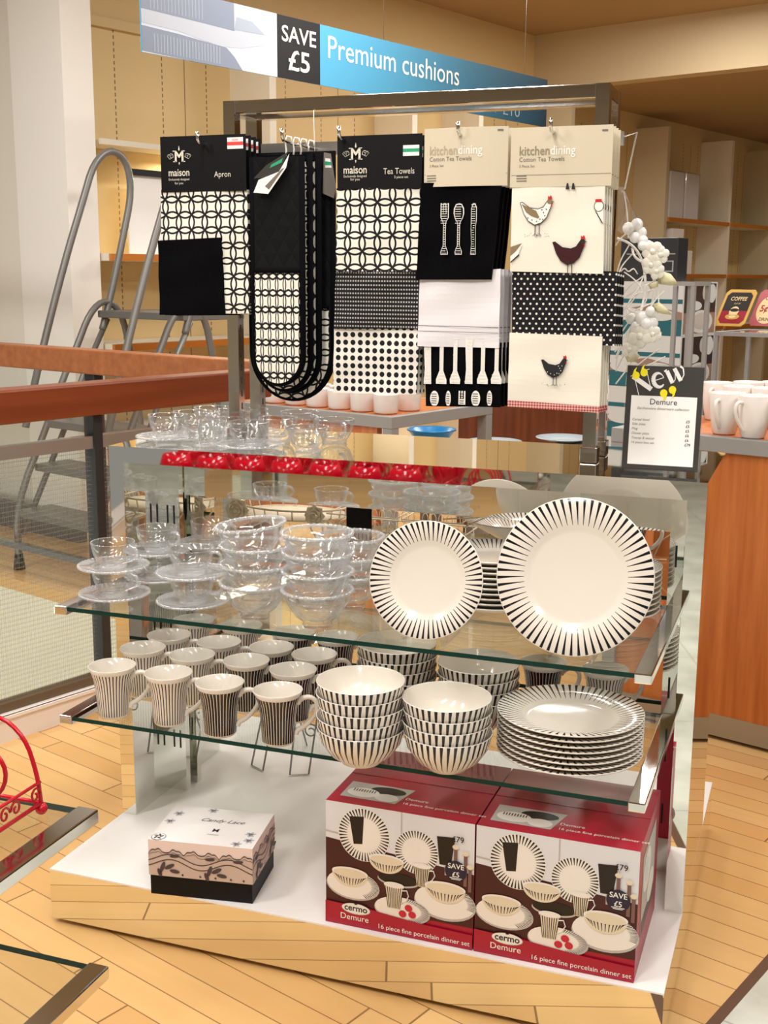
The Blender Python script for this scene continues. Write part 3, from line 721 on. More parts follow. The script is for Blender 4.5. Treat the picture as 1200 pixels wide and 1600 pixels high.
# ---------------------------------------------------------------- lower front shelf
rim = [[(175, 1040), (263, 1051), (343, 1066), (434, 1078)], [(223, 1012), (300, 1023), (385, 1032), (458, 1046)], [(264, 992), (342, 1003), (424, 1011), (491, 1022)], [(307, 966), (382, 974), (463, 985), (526, 995)]]
for r_, row in enumerate(rim):
    for c, (px, py) in enumerate(row):
        p = onz(px, py, Z2+0.0985); kind = 'w' if c < 2 else 'b'
        if r_ == 3: p.y = min(p.y, 0.095)
        lab = '%s mug with %s stripes, %s row, %s' % (('white', 'black')[c > 1], ('thin black', 'thin white')[c > 1], ('front', 'second', 'third', 'rear')[r_], (('leftmost', 'beside the black mugs'), ('beside the white mugs', 'nearest the bowls'))[c > 1][c % 2])
        mug(kind, p.x, p.y, Z2+E0, 0.36+random.uniform(-.06, .06), lab, ('white striped mugs', 'black striped mugs')[c > 1])
for (px, py), n, lab in (((564, 1062), 5, 'front stack beside the mugs'), ((700, 1088), 4, 'front stack beside the dinner plates'), ((620, 1003), 5, 'rear left bowl stack'), ((748, 1033), 4, 'rear right bowl stack')):
    p = onz(px, py, Z2+0.0668+0.0205*(n-1))
    for k in range(n):
        bowl(p.x+random.uniform(-.002, .002), p.y, Z2+E0+k*0.0205, 'striped bowl, %s in the %s' % (nth(n-1-k, n), lab), 'striped bowls', (0, 0, k*0.23))
for k in range(8):
    dplate(1.000, -0.122, Z2+E0+k*0.0098, (0, 0, 0.27*k), 'striped dinner plate, %s in the stack at the right end' % nth(7-k, 8), 'stacked dinner plates')
mug('b', 0.905, 0.085, Z2+E0, 0.35, 'single black striped mug behind the stacked dinner plates', None)
mug('w', 1.025, 0.085, Z2+E0, 0.35, 'single white striped mug behind the stacked dinner plates', None)

# ---------------------------------------------------------------- rear upper shelf, seen through the frame
creamwire = pm('cream_wire', lin(226, 212, 184), 0.5)
o = MB().lathe([(0, 0), (0.05, 0), (0.055, 0.004), (0.1185, 0.040), (0.12, 0.042), (0.1185, 0.044), (0.054, 0.008), (0, 0.005)], 56, mif=[0, 0, 0, 0, 0, 1, 0]).build('striped_dish', [china, bowl_plate])
tag(o, 'wide striped dish with cream twigs on the rear upper shelf', 'dish'); o.location = (0.765, 0.42, Z1+E0+0.05)
o2 = MB().lathe([(0, 0), (0.045, 0), (0.045, 0.004), (0.03, 0.02), (0.03, 0.04), (0.045, 0.0495), (0, 0.0495)], 32).build('china_stand', china)
tag(o2, 'small white china foot under the wide striped dish', 'stand'); o2.location = (0.765, 0.42, Z1+E0)
mug('b', 1.000, 0.500, Z1+E0, -0.1, 'striped mug on the rear upper shelf behind the large standing plate', None)
t = thing('twig_spray', 'cream twig spray with pale leaves lying in the rear striped dish', 'decoration', (0.74, 0.42, Z1+0.094))
rr = random.Random(3)
m = MB()
for i in range(22):
    a = rr.uniform(0, 2*PI); l = rr.uniform(0.08, 0.19); h = rr.uniform(-0.01, 0.03)
    m.tube([(0, 0, 0.004), (math.cos(a)*l*0.5, math.sin(a)*l*0.5, 0.008+h), (math.cos(a)*l, math.sin(a)*l, 0.006+h*0.6)], 0.0016, 5)
m.build('stem', creamwire, t)
m = MB()
for i in range(14):
    a = rr.uniform(0, 2*PI); l = rr.uniform(0.05, 0.15); c = Vector((math.cos(a)*l, math.sin(a)*l, 0.014+rr.uniform(0, .02)))
    d1 = Vector((math.cos(a+.4), math.sin(a+.4), 0.2)).normalized(); n1 = Vector((-d1.y, d1.x, 0.15)).normalized()
    m.add([c-d1*0.030, c+n1*0.010, c+d1*0.030, c-n1*0.010, c+Vector((0, 0, 0.003))], [(0, 3, 4), (3, 2, 4), (2, 1, 4), (1, 0, 4)])
m.build('leaf', pm('dry_leaf', lin(196, 186, 140), 0.8), t)['kind'] = 'stuff'

def rose(m, c, r, mi=0):
    for k, (q, s) in enumerate(((8, 1.0), (6, 0.72), (5, 0.42))):
        for i in range(q):
            a = 2*PI*i/q+k*0.5; d1 = Vector((math.cos(a), 0, math.sin(a))); e = Vector((-math.sin(a), 0, math.cos(a)))
            c0 = Vector(c)+d1*r*s*0.35+Vector((0, -0.004*k, 0))
            p = [c0-e*r*s*0.15, c0+d1*r*s*0.35-e*r*s*0.42+Vector((0, -0.004, 0)), c0+d1*r*s*0.65, c0+d1*r*s*0.35+e*r*s*0.42+Vector((0, -0.004, 0)), c0+e*r*s*0.15]
            m.add(p+[v+Vector((0, 0.0025, 0)) for v in p], [(0, 1, 2, 3, 4), (9, 8, 7, 6, 5)]+[(j, 5+j, 5+(j+1) % 5, (j+1) % 5) for j in range(5)], mi)
    m.ball((c[0], c[1]-0.008, c[2]), r*0.22, mi, 8)
# oval wire tray with roses and two wire baskets
t = thing('wire_tray', 'cream oval wire tray with metal roses on the rear upper shelf', 'tray', (0.205, 0.47, Z1+E0))
m = MB()
for z, sc_ in ((0.052, 1.0), (0.075, 1.05)): m.tube([(0.13*sc_*math.cos(a), 0.09*sc_*math.sin(a), z) for a in [2*PI*i/40 for i in range(40)]], 0.0026, 6, closed=True)
for i in range(24):
    a = 2*PI*i/24; m.tube([(0.13*math.cos(a), 0.09*math.sin(a), 0.052), (0.1365*math.cos(a), 0.0945*math.sin(a), 0.075)], 0.0016, 5)
m.build('rim', creamwire, t)
m = MB(); m.T = Matrix.Diagonal((1.0, 0.69, 1, 1)); m.lathe([(0, 0.05), (0.128, 0.05), (0.128, 0.053), (0, 0.053)], 40); m.build('plate', creamwire, t)
for sx in (-1, 1):
    for sy in (-1, 1):
        m = MB(); m.tube([(sx*0.08+0.016*math.cos(u), sy*0.05, 0.026-0.0225*math.sin(u)) for u in [PI/2*(-1)+i*0.3 for i in range(11)]]+[(sx*0.08-.016, sy*0.05, 0.03), (sx*0.085, sy*0.052, 0.051)], 0.0024, 6); m.build('leg', creamwire, t)
m = MB(); rose(m, (-0.115, -0.075, 0.065), 0.032); m.build('rose', creamwire, t)
m = MB(); rose(m, (0.09, -0.085, 0.068), 0.026); m.build('rose', creamwire, t)
def wire_basket(x, y, w, label, card):
    t = thing('wire_basket', label, 'basket', (x, y, Z1+E0))
    m = MB(); d = 0.07; w2 = w/2
    for z in (0.002, 0.036, 0.070): m.tube([(-w2, -d, z), (w2, -d, z), (w2, d, z), (-w2, d, z)], 0.0019, 6, closed=True)
    k = int(w/0.018)
    for s in (-d, d):
        for i in range(k):
            xx = -w2+(i+0.5)*w/k
            m.tube([(xx+0.007*math.cos(a), s, 0.045+0.014*math.sin(a)) for a in [2*PI*j/12 for j in range(12)]], 0.0012, 5, closed=True)
            m.tube([(xx, s, 0.002), (xx, s, 0.031)], 0.0014, 5)
    for i in range(k): m.tube([(-w2+(i+.5)*w/k, -d, 0.002), (-w2+(i+.5)*w/k, d, 0.002)], 0.0013, 5)
    m.build('wire_body', creamwire, t)
    if card:
        m = MB(); m.box(-0.034, -d-0.005, 0.006, 0.028, -d-0.003, 0.098); m.flat(rect(-0.029, 0.010, 0.023, 0.036), -d-0.0055, 1)
        for i in range(14): m.flat(rect(-0.024+i*0.0032, 0.016, -0.024+i*0.0032+(0.0008, 0.0018)[i % 3 == 0], 0.031), -d-0.006, 2)
        m.build('barcode_card', [card_black, paper, ink], t)
    return t
wire_basket(0.400, 0.48, 0.17, 'cream wire basket carrying a black barcode card, rear upper shelf', True)
wire_basket(0.570, 0.48, 0.14, 'plain cream wire basket behind the small standing plate', False)
o = MB().box(-0.03, -0.05, 0, 0.03, 0.05, 0.09).build('wood_block_box', cherry, None, 0.003); tag(o, 'small orange wooden box at the right end of the rear upper shelf', 'box'); o.location = (1.075, 0.60, Z1+E0)
t = thing('bud_spray', 'cream bud on a wire stem beside the rear orange box', 'decoration', (1.05, 0.50, Z1+E0))
m = MB(); m.tube([(0, 0, 0.002), (0.02, 0, 0.05), (0.05, -0.01, 0.075)], 0.0015, 6); m.tube([(0, 0, 0.002), (-.03, 0, 0.003), (.03, 0.02, 0.003)], 0.0015, 6); m.build('stem', creamwire, t)
m = MB(); m.ball((0.055, -0.01, 0.08), 0.011, 0, 10, (1, 1, 1.5)); m.build('bud', creamwire, t)

# ---------------------------------------------------------------- on the white base
def easel():
    t = thing('wire_plate_easel', 'grey scrolled wire plate easel on the white base behind the shelf', 'easel', (0.225, 0.36, HP))
    def spiral(cx, cz, r, y0, s=1, turns=1.4): return [(cx+s*r*(1-0.7*i/18)*math.cos(turns*2*PI*i/18), y0, cz+r*(1-0.7*i/18)*math.sin(turns*2*PI*i/18)) for i in range(19)]
    m = MB()
    for s in (-1, 1):
        m.tube([(s*0.07, 0.05, 0.16), (s*0.075, -0.03, 0.0025), (s*0.035, -0.05, 0.0025), (s*0.03, 0.0, 0.13)], 0.0024, 6)
    m.tube([(-0.07, 0.05, 0.16), (0, 0.06, 0.18), (0.07, 0.05, 0.16)], 0.0024, 6)
    m.build('frame', greymetal, t)
    for cx, cz, r, s in ((-0.03, 0.13, 0.022, 1), (0.03, 0.13, 0.022, -1), (-0.055, 0.085, 0.02, -1), (0.055, 0.085, 0.02, 1), (0, 0.15, 0.018, 1)): MB().tube(spiral(cx, cz, r, 0.03, s), 0.0019, 6).build('scroll', greymetal, t)
    m = MB(); m.tube([(0.0, 0.05, 0.16), (0.0, 0.13, 0.0025)], 0.0024, 6); m.build('prop', greymetal, t)
easel()

# lace box
lace = NG('lace_net_print'); x, y, z = lace.co()
ln = lace.ma('MAXIMUM', lace.ma('LESS_THAN', lace.ma('FRACT', lace.ma('ADD', lace.ma('DIVIDE', lace.ma('ADD', lace.ma('ADD', x, y), z), 0.0036), 400.0)), 0.16), lace.ma('LESS_THAN', lace.ma('FRACT', lace.ma('ADD', lace.ma('DIVIDE', lace.ma('SUBTRACT', lace.ma('ADD', x, y), z), 0.0036), 400.0)), 0.12))
lace_net = lace.col(lace.mix(ln, lin(226, 204, 190), lin(98, 84, 84)), 0.5)
lacepink = pm('lace_box_pink', lin(236, 218, 212), 0.4); laceink = pm('lace_ink', lin(74, 62, 66), 0.5); lacewhite = pm('lace_box_top', lin(244, 240, 240), 0.35)
LW, LD, LH = 0.205, 0.150, 0.112
p = onz(235, 1394, HP)
t = thing('gift_box', 'white and black gift box with lace print on the white base', 'box', (0.3265, -0.193, HP+E0), math.radians(9.5))
m = MB(); m.box(-LW/2+0.002, -LD/2+0.002, 0, LW/2-0.002, LD/2-0.002, 0.060); m.build('base', card_black, t)
def ribbon(m, f, x0, x1, wd, y, mi, n=60, tr=None):
    for i in range(n):
        a = x0+(x1-x0)*i/n; b = x0+(x1-x0)*(i+1)/n
        q = [(a, f(a)-wd/2), (b, f(b)-wd/2), (b, f(b)+wd/2), (a, f(a)+wd/2)]
        m.add([tr(u, v, y) for u, v in q], [(0, 1, 2, 3)], mi)
zl = 0.040
m = MB(); m.box(-LW/2, -LD/2, zl, LW/2, LD/2, LH, mis=[0, 4, 0, 0, 0, 0])
wv = lambda u: 0.072+0.0085*math.sin(2*PI*(u+LW/2)/(LW*0.56)-0.9)
def petal(m, cx, cz, rx, rz, ang, tr, y, mi, n=14):
    m.add([tr(cx+rx*math.cos(a)*math.cos(ang)-rz*math.sin(a)*math.sin(ang), cz+rx*math.cos(a)*math.sin(ang)+rz*math.sin(a)*math.cos(ang), y) for a in [2*PI*i/n for i in range(n)]], [list(range(n))], mi)
for tr, L in ((lambda u, v, y: (u, -LD/2-y, v), LW), (lambda u, v, y: (LW/2+y, u, v), LD)):
    h = L/2; N = 40
    topf = lambda u: 0.083+0.009*abs(math.sin(2*PI*(u+h)/0.070))+0.004*abs(math.sin(2*PI*(u+h)/0.028))
    for i in range(N):                                       # netted field under the scalloped edge
        a = -h+L*i/N; b = -h+L*(i+1)/N
        m.add([tr(a, zl, .0005), tr(b, zl, .0005), tr(b, topf(b), .0005), tr(a, topf(a), .0005)], [(0, 1, 2, 3)], 2)
    ribbon(m, topf, -h, h, 0.0022, 0.0009, 3, 60, tr)
    ribbon(m, lambda u: topf(u)-0.006, -h, h, 0.0010, 0.0009, 3, 60, tr)
    ribbon(m, wv, -h, h, 0.0090, 0.0010, 2, 50, tr); ribbon(m, lambda u: wv(u)+0.0052, -h, h, 0.0020, 0.0013, 3, 50, tr); ribbon(m, lambda u: wv(u)-0.0052, -h, h, 0.0020, 0.0013, 3, 50, tr)
    for u0 in (-h+0.032, -h+0.125):
        if u0 > h-0.02: continue
        for an, dx, dz, l in ((1.2, -0.004, 0.006, 0.012), (0.5, 0.010, 0.008, 0.011), (-0.1, 0.020, -0.001, 0.010), (1.9, -0.010, -0.006, 0.009)):
            petal(m, u0+dx, 0.053+dz, l, 0.004, an, tr, 0.0016, 3)
    for u0 in (-0.08, -0.035, 0.0, 0.03, 0.06, 0.085):
        if abs(u0) < h: petal(m, u0, 0.046, 0.0022, 0.0022, 0, tr, 0.0016, 3, 8)
    for u0 in (-0.05, 0.02, 0.075):
        if abs(u0)+0.012 < h: petal(m, u0, 0.083, 0.010, 0.0032, 0.1, tr, 0.0016, 3)
top = lambda u, v, y: (u, v, LH+y)
def ttext(s, x, yv, size, mi, **k):
    vs, fs = text_mesh(s, 'CENTER', k.get('bold', 0), k.get('shear', 0)); m.add([(x+a*size, yv+b*size, LH+0.0004) for a, b in vs], fs, mi)
ttext('Candy Lace', 0.012, 0.018, 0.019, 3, shear=0.45); ttext('M', 0.012, -0.022, 0.018, 3, bold=0.02); ttext('maison', 0.012, -0.036, 0.008, 1)
for cx, cy, r in ((-LW/2+0.016, -LD/2+0.014, 0.013),):
    m.add([top(cx+(r+.0012)*math.cos(a), cy+(r+.0012)*math.sin(a), 0.0003) for a in [2*PI*i/20 for i in range(20)]], [list(range(20))], 3)
    m.add([top(cx+r*math.cos(a), cy+r*math.sin(a), 0.0006) for a in [2*PI*i/20 for i in range(20)]], [list(range(20))], 4)
    for an in (0.3, 1.4, 2.6, 3.9, 5.2): petal(m, cx+0.006*math.cos(an), cy+0.006*math.sin(an), 0.005, 0.002, an+0.6, top, 0.0009, 3)
for cx, cy in ((-LW/2+0.02, LD/2-0.035), (-LW/2+0.014, 0.005), (LW/2-0.016, -LD/2+0.03), (LW/2-0.02, -LD/2+0.055), (LW/2-0.035, -LD/2+0.012), (-0.02, LD/2-0.01)):
    for an in (0.2, 1.1, 2.3, 3.1, 4.4, 5.3): petal(m, cx+0.0055*math.cos(an), cy+0.0055*math.sin(an), 0.0060, 0.0026, an+0.5, top, 0.0005, 5)
m.build('lid', [lacepink, inkgrey, lace_net, laceink, lacewhite, pm('pale_lace_ink', lin(196, 192, 196), 0.5)], t)

# dinner set cartons
crimson = pm('crimson_carton', lin(168, 14, 48), 0.35); maroon = pm('print_maroon', lin(66, 22, 26), 0.4); pwhite = pm('print_white', lin(238, 232, 224), 0.4); pcream = pm('print_cream', lin(226, 212, 186), 0.4)
pgrey = pm('print_grey', lin(188, 182, 176), 0.4); pblack = pm('print_black', lin(24, 18, 18), 0.4); pnavy = pm('print_navy', lin(30, 26, 52), 0.4); pred = pm('print_red', lin(196, 30, 54), 0.4); pblue = pm('print_wall', lin(222, 222, 226), 0.4); pbrown = pm('print_brown', lin(122, 86, 78), 0.4)
CM = [crimson, maroon, pwhite, pcream, pgrey, pblack, pnavy, pred, pblue, whiteink, pbrown]
def spokes(m, tr, cx, cz, rx0, rz0, rx1, rz1, n, wdt, y, mi, a0=0.0, a1=2*PI):
    for i in range(n):
        a = a0+(a1-a0)*i/n; d = wdt*(a1-a0)/n/2
        m.add([tr(cx+rx0*math.cos(a-d*.4), cz+rz0*math.sin(a-d*.4), y), tr(cx+rx1*math.cos(a-d), cz+rz1*math.sin(a-d), y), tr(cx+rx1*math.cos(a+d), cz+rz1*math.sin(a+d), y), tr(cx+rx0*math.cos(a+d*.4), cz+rz0*math.sin(a+d*.4), y)], [(0, 3, 2, 1)], mi)
def pe(m, tr, cx, cz, rx, rz, y, mi, n=28): m.add([tr(cx+rx*math.cos(2*PI*i/n), cz+rz*math.sin(2*PI*i/n), y) for i in range(n)], [list(range(n))], mi)
def pbowl(m, tr, cx, cz, rx, y):                            # a bowl as printed on the carton
    n = 20; rz = rx*0.30; dpt = rx*0.80
    m.add([tr(cx+rx*math.cos(PI+PI*i/n), cz+dpt*math.sin(PI+PI*i/n), y) for i in range(n+1)], [list(range(n+1))], 3)
    for i in range(17):
        a = PI+PI*(i+0.5)/17; u = cx+rx*math.cos(a); u2 = cx+rx*0.80*math.cos(a)
        m.add([tr(u-.0011, cz-rz*abs(math.sin(a))*0.9, y+.0002), tr(u2-.0004, cz+dpt*0.86*math.sin(a), y+.0002), tr(u2+.0004, cz+dpt*0.86*math.sin(a), y+.0002), tr(u+.0011, cz-rz*abs(math.sin(a))*0.9, y+.0002)], [(0, 1, 2, 3)], 5)
    pe(m, tr, cx, cz, rx, rz, y+.0004, 2); pe(m, tr, cx, cz-rz*0.12, rx*0.9, rz*0.78, y+.0006, 3)
def pmug(m, tr, cx, cz, s, y):
    m.tube([tr(cx+0.62*s, cz+0.55*s, y), tr(cx+1.0*s, cz+0.62*s, y), tr(cx+1.15*s, cz+0.2*s, y), tr(cx+0.9*s, cz-0.25*s, y), tr(cx+0.55*s, cz-0.5*s, y)], 0.0011, 5, 2)
    m.add([tr(cx-0.5*s, cz-s, y), tr(cx+0.5*s, cz-s, y), tr(cx+0.56*s, cz, y), tr(cx+0.8*s, cz+0.9*s, y), tr(cx-0.8*s, cz+0.9*s, y), tr(cx-0.56*s, cz, y)], [tuple(range(6))], 3)
    for i in range(9):
        u = (i-4)/4.4
        m.add([tr(cx+u*0.5*s-.0006, cz-0.95*s, y+.0002), tr(cx+u*0.5*s+.0006, cz-0.95*s, y+.0002), tr(cx+u*0.78*s+.0008, cz+0.75*s, y+.0002), tr(cx+u*0.78*s-.0008, cz+0.75*s, y+.0002)], [(0, 1, 2, 3)], 5)
    pe(m, tr, cx, cz+0.9*s, 0.8*s, 0.24*s, y+.0004, 2)
def carton(x, label):
    BW, BD, BH = 0.278, 0.255, 0.236
    t = thing('dinner_set_carton', label, 'box', (x, -0.252+BD/2, HP+E0), 0, 'crimson dinner set cartons')
    m = MB(); m.box(-BW/2, -BD/2, 0, BW/2, BD/2, BH)
    tr = lambda u, v, y: ((u-0.5)*BW, -BD/2-0.0004-y, v*BH)
    q = lambda pts, y, mi: m.add([tr(u, v, y) for u, v in pts], [list(range(len(pts)))], mi)
    q([(0, .17), (1, .17), (1, 1), (0, 1)], 0, 8)                         # the photograph printed on the front
    q([(0, .17), (1, .17), (1, .60), (0, .70)], .0002, 1)
    q([(.515, .68), (.525, .68), (.525, 1), (.515, 1)], .0002, 4); q([(0, .745), (.10, .735), (.10, .75), (0, .76)], .0002, 4)
    for cx, cz, rx, rz, n in ((.265, .765, .175, .215, 46), (.62, .70, .145, .175, 42)):
        pe(m, tr, cx, cz, rx, rz, .0004, 2, 40); spokes(m, tr, cx, cz, rx*.66, rz*.66, rx*.98, rz*.98, n, 0.5, .0006, 5)
        pe(m, tr, cx, cz, rx*.62, rz*.62, .0006, 2, 32)
    q([(.165, .90), (.265, .915), (.255, .69), (.195, .68)], .0008, 5)
    q([(.755, .86), (.875, .87), (.85, .64), (.775, .64)], .0008, 5); q([(.81, .64), (.822, .64), (.822, .56), (.81, .56)], .0008, 4)
    pe(m, tr, .50, .445, .14, .055, .0006, 4); pe(m, tr, .50, .455, .135, .05, .0008, 5)
    T2 = lambda u, v, y: ((u)*1.0, -BD/2-0.0004-y, v)
    X = lambda u: (u-0.5)*BW
    pe(m, tr, .19, .335, .185, .12, .0010, 4); pe(m, tr, .19, .345, .18, .115, .0012, 2); spokes(m, tr, .19, .345, .13, .085, .178, .113, 22, 0.5, .0014, 5, -1.0, 1.2)
    pbowl(m, T2, X(.17), BH*.44, BW*.125, .0016)
    pbowl(m, T2, X(.42), BH*.60, BW*.12, .0016)
    pe(m, tr, .815, .33, .205, .14, .0010, 4); pe(m, tr, .815, .345, .20, .135, .0012, 2); spokes(m, tr, .815, .345, .15, .10, .198, .133, 20, 0.5, .0014, 5, -0.3, 1.4)
    pbowl(m, T2, X(.815), BH*.46, BW*.135, .0018)
    pmug(m, T2, X(.66), BH*.52, 0.021, .0014)
    pe(m, tr, .53, .205, .19, .105, .0018, 4); pe(m, tr, .53, .215, .185, .10, .0020, 2); spokes(m, tr, .53, .215, .13, .07, .183, .098, 30, 0.5, .0022, 5, -1.2, 1.4)
    pmug(m, T2, X(.475), BH*.315, 0.024, .0024)
    for u, v in ((.535, .185), (.60, .19), (.575, .24)): pe(m, tr, u, v, .026, .028, .0030, 7, 14)
    for u, v, h in ((.87, .60, .20), (.935, .50, .26), (.965, .46, .2)): q([(u, v), (u+.022, v), (u+.022, v+h), (u, v+h)], .0024, 10); pe(m, tr, u+.011, v+h, .022, .02, .0025, 3, 10)
    pe(m, tr, .885, .61, .072, .083, .0028, 6, 30)
    ft = lambda s, u, v, size, mi, y, **k: m.text(s, (u-.5)*BW, v*BH, size, -BD/2-0.0004-y, mi, k.get('al', 'CENTER'), k.get('b', 0), k.get('sh', 0))
    ft('SAVE', .885, .63, .0135, 9, .0031, b=0.01); ft('\u00a35', .885, .565, .0135, 9, .0031, b=0.01); q([(.845, .553), (.925, .553), (.925, .558), (.845, .558)], .0031, 9); q([(.855, .543), (.915, .543), (.915, .548), (.855, .548)], .0031, 9)
    ft('\u00a379', .895, .845, .0150, 5, .0036, b=0.012)
    m.add([tr(0, 0, .0034), tr(1, 0, .0034), tr(1, .12, .0034), tr(.7, .13, .0034), (tr(.35, .165, .0034)), tr(0, .18, .0034)], [tuple(range(6))], 0)
    pe(m, tr, .215, .15, .10, .046, .0037, 4); pe(m, tr, .215, .152, .097, .042, .0039, 2); ft('cermo', .215, .133, .0170, 6, .0042, b=0.02); pe(m, tr, .215, .192, .012, .006, .0042, 6, 10)
    ft('Demure', .205, .055, .0165, 9, .0040); ft('16 piece fine porcelain dinner set', .985, .03, .0128, 9, .0040, al='RIGHT')
    tt = lambda u, v, y: ((u-.5)*BW, (v-.5)*BD, BH+.0004+y)             # top
    m.add([tt(.06, .10, 0), tt(.44, .10, 0), tt(.50, .36, 0), tt(.06, .36, 0)], [(0, 1, 2, 3)], 4); pe(m, tt, .19, .20, .11, .075, .0003, 2); pe(m, tt, .34, .28, .12, .06, .0002, 5); pe(m, tt, .36, .17, .08, .06, .0004, 2)
    for i in range(9): m.add([tt(.115+i*.018, .21, .0006), tt(.122+i*.018, .21, .0006), tt(.122+i*.018, .25, .0006), tt(.115+i*.018, .25, .0006)], [(0, 1, 2, 3)], 5)
    for s, v, sz in (('Demure', .19, .013), ('16 piece fine porcelain dinner set', .12, .0115)):
        vs, fs = text_mesh(s, 'LEFT', 0, 0); m.add([((.48-.5)*BW+a*sz, (v-.5)*BD+b*sz, BH+.0006) for a, b in vs], fs, 9)
    ts = lambda u, v, y: (BW/2+.0004+y, (u-.5)*BD, v*BH)                  # right side
    m.add([ts(.18, .22, 0), ts(.82, .22, 0), ts(.82, .86, 0), ts(.18, .86, 0)], [(0, 1, 2, 3)], 4); pe(m, ts, .4, .66, .18, .16, .0003, 2); pe(m, ts, .62, .42, .16, .12, .0003, 2); pe(m, ts, .4, .66, .1, .09, .0006, 8)
    m.add([ts(.2, .22, .0002), ts(.82, .22, .0002), ts(.82, .34, .0002), ts(.2, .34, .0002)], [(0, 1, 2, 3)], 1)
    m.build('carton', CM, t)
    m = MB(); m.box(-BW/2+0.001, -0.0012, BH+0.0002, BW/2-0.001, 0.0012, BH+0.0006); m.build('flap_tape', pm('clear_tape', lin(140, 20, 46), 0.25), t)
carton(0.7285, 'crimson dinner set carton nearer the lace gift box')
carton(1.0095, 'crimson dinner set carton at the right end of the base')

# ---------------------------------------------------------------- sign on the top panel
SW, SH = 0.135, 0.186
p = onz(980, 737, HT)
t = thing('sign_holder', 'black and white price sign reading New and Demure on the mirrored top', 'sign', (1.108, 0.075, HT+E0), math.radians(0))
m = MB(); m.box(-SW/2-0.003, -0.012, 0, SW/2+0.003, 0.05, 0.004); m.box(-SW/2-0.003, -0.012, 0.004, SW/2+0.003, -0.008, 0.010); m.build('foot', acrylic, t)
m = MB(); sl = math.tan(math.radians(7)); m.T = Matrix(((1, 0, 0, 0), (0, 1, sl, 0), (0, 0, 1, 0.0045), (0, 0, 0, 1)))
m.box(-SW/2-0.002, -0.0060, 0, SW/2+0.002, -0.0020, SH+0.002, 0, ); m.build('acrylic_cover', acrylic, t)
m = MB(); m.T = Matrix(((1, 0, 0, 0), (0, 1, sl, 0), (0, 0, 1, 0.0045), (0, 0, 0, 1)))
m.box(-SW/2, -0.0078, 0.001, SW/2, -0.0062, SH); Y = -0.0082
m.flat(rect(-SW/2+0.010, 0.010, SW/2-0.009, SH*0.715), Y, 1)
def stroke(pts, ws):                                   # lettering drawn with thick and thin strokes
    cr, sr = math.cos(0.30), math.sin(0.30)
    for (p0, w0), (p1, w1) in zip(zip(pts, ws), list(zip(pts, ws))[1:]):
        d = Vector((p1[0]-p0[0], p1[1]-p0[1])); 
        if d.length < 1e-6: continue
        n_ = Vector((-d.y, d.x)).normalized()
        q = [(p0[0]+n_.x*w0/2, p0[1]+n_.y*w0/2), (p0[0]-n_.x*w0/2, p0[1]-n_.y*w0/2), (p1[0]-n_.x*w1/2, p1[1]-n_.y*w1/2), (p1[0]+n_.x*w1/2, p1[1]+n_.y*w1/2)]
        m.flat([(-SW/2+0.020+(u*cr-v*sr), SH*0.715+0.004+(u*sr+v*cr)) for u, v in q], Y-.0005, 1)
K_ = 0.036
stroke([(0.002, -0.004), (0.002, K_*.92)], [.0012, .0012]); stroke([(0.0, K_*.86), (0.026, 0.0)], [.0085, .0085]); stroke([(0.0255, 0.0), (0.0255, K_)], [.0012, .0012]); stroke([(0.019, K_), (0.031, K_)], [.0014, .0014]); stroke([(-.004, K_*.90), (0.006, K_*.90)], [.0014, .0014])
E_ = [(0.0425+0.0095*math.cos(a), 0.0125+0.0125*math.sin(a)) for a in [0.15+i*(5.3/24) for i in range(25)]]
stroke(E_, [.0014+.0062*max(0, math.sin((i/24)*PI*1.05-.25)) for i in range(25)]); stroke([(0.035, 0.0135), (0.052, 0.0145)], [.0014, .0014])
stroke([(0.055, 0.0255), (0.060, 0.0245), (0.0645, 0.001)], [.002, .0070, .0070]); stroke([(0.0645, 0.001), (0.0705, 0.006), (0.0745, 0.0245)], [.0016, .0012, .0012]); stroke([(0.0735, 0.0255), (0.0795, 0.001)], [.0070, .0070]); stroke([(0.0795, 0.001), (0.087, 0.010), (0.0885, 0.021), (0.0845, 0.0265)], [.0014, .0018, .0026, .0042])
for cx, cz, s in ((-SW/2+0.016, SH*0.905, 1), (-SW/2+0.030, SH*0.935, 1), (SW/2-0.068, SH*0.745, -1), (SW/2-0.053, SH*0.780, -1)):
    m.flat(ell(cx, cz, 0.0066, 0.0070, 18), Y-.0008, 2)
    m.flat([(cx-s*0.0066, cz), (cx-s*0.004, cz+s*0.010), (cx+s*0.001, cz+s*0.0155), (cx-s*0.0008, cz+s*0.009), (cx+s*0.001, cz+s*0.004)][::1 if s > 0 else 1], Y-.0010, 2)
m.text('Demure', 0.0, SH*0.635, 0.0145, Y-.0005, 3, 'CENTER'); m.text('Earthenware dinnerware collection', 0.0, SH*0.585, 0.0064, Y-.0005, 4, 'CENTER', 0, 0.2)
for i, (a, b) in enumerate((('Cereal bowl', '\u00a35'), ('Side plate', '\u00a35'), ('Mug', '\u00a35'), ('Dinner plate', '\u00a36'), ('Teacup & saucer', '\u00a36'), ('16 piece box set', '\u00a379'))):
    z = SH*(0.475-0.044*i); m.text(a, -SW/2+0.014, z, 0.0062, Y-.0005, 4, 'LEFT', 0, 0.2); m.text(b, SW/2-0.026, z-0.001, 0.0068, Y-.0005, 3, 'LEFT', 0.005)
m.build('printed_card', [darkgrey, paper, yellow, ink, inkgrey], t)
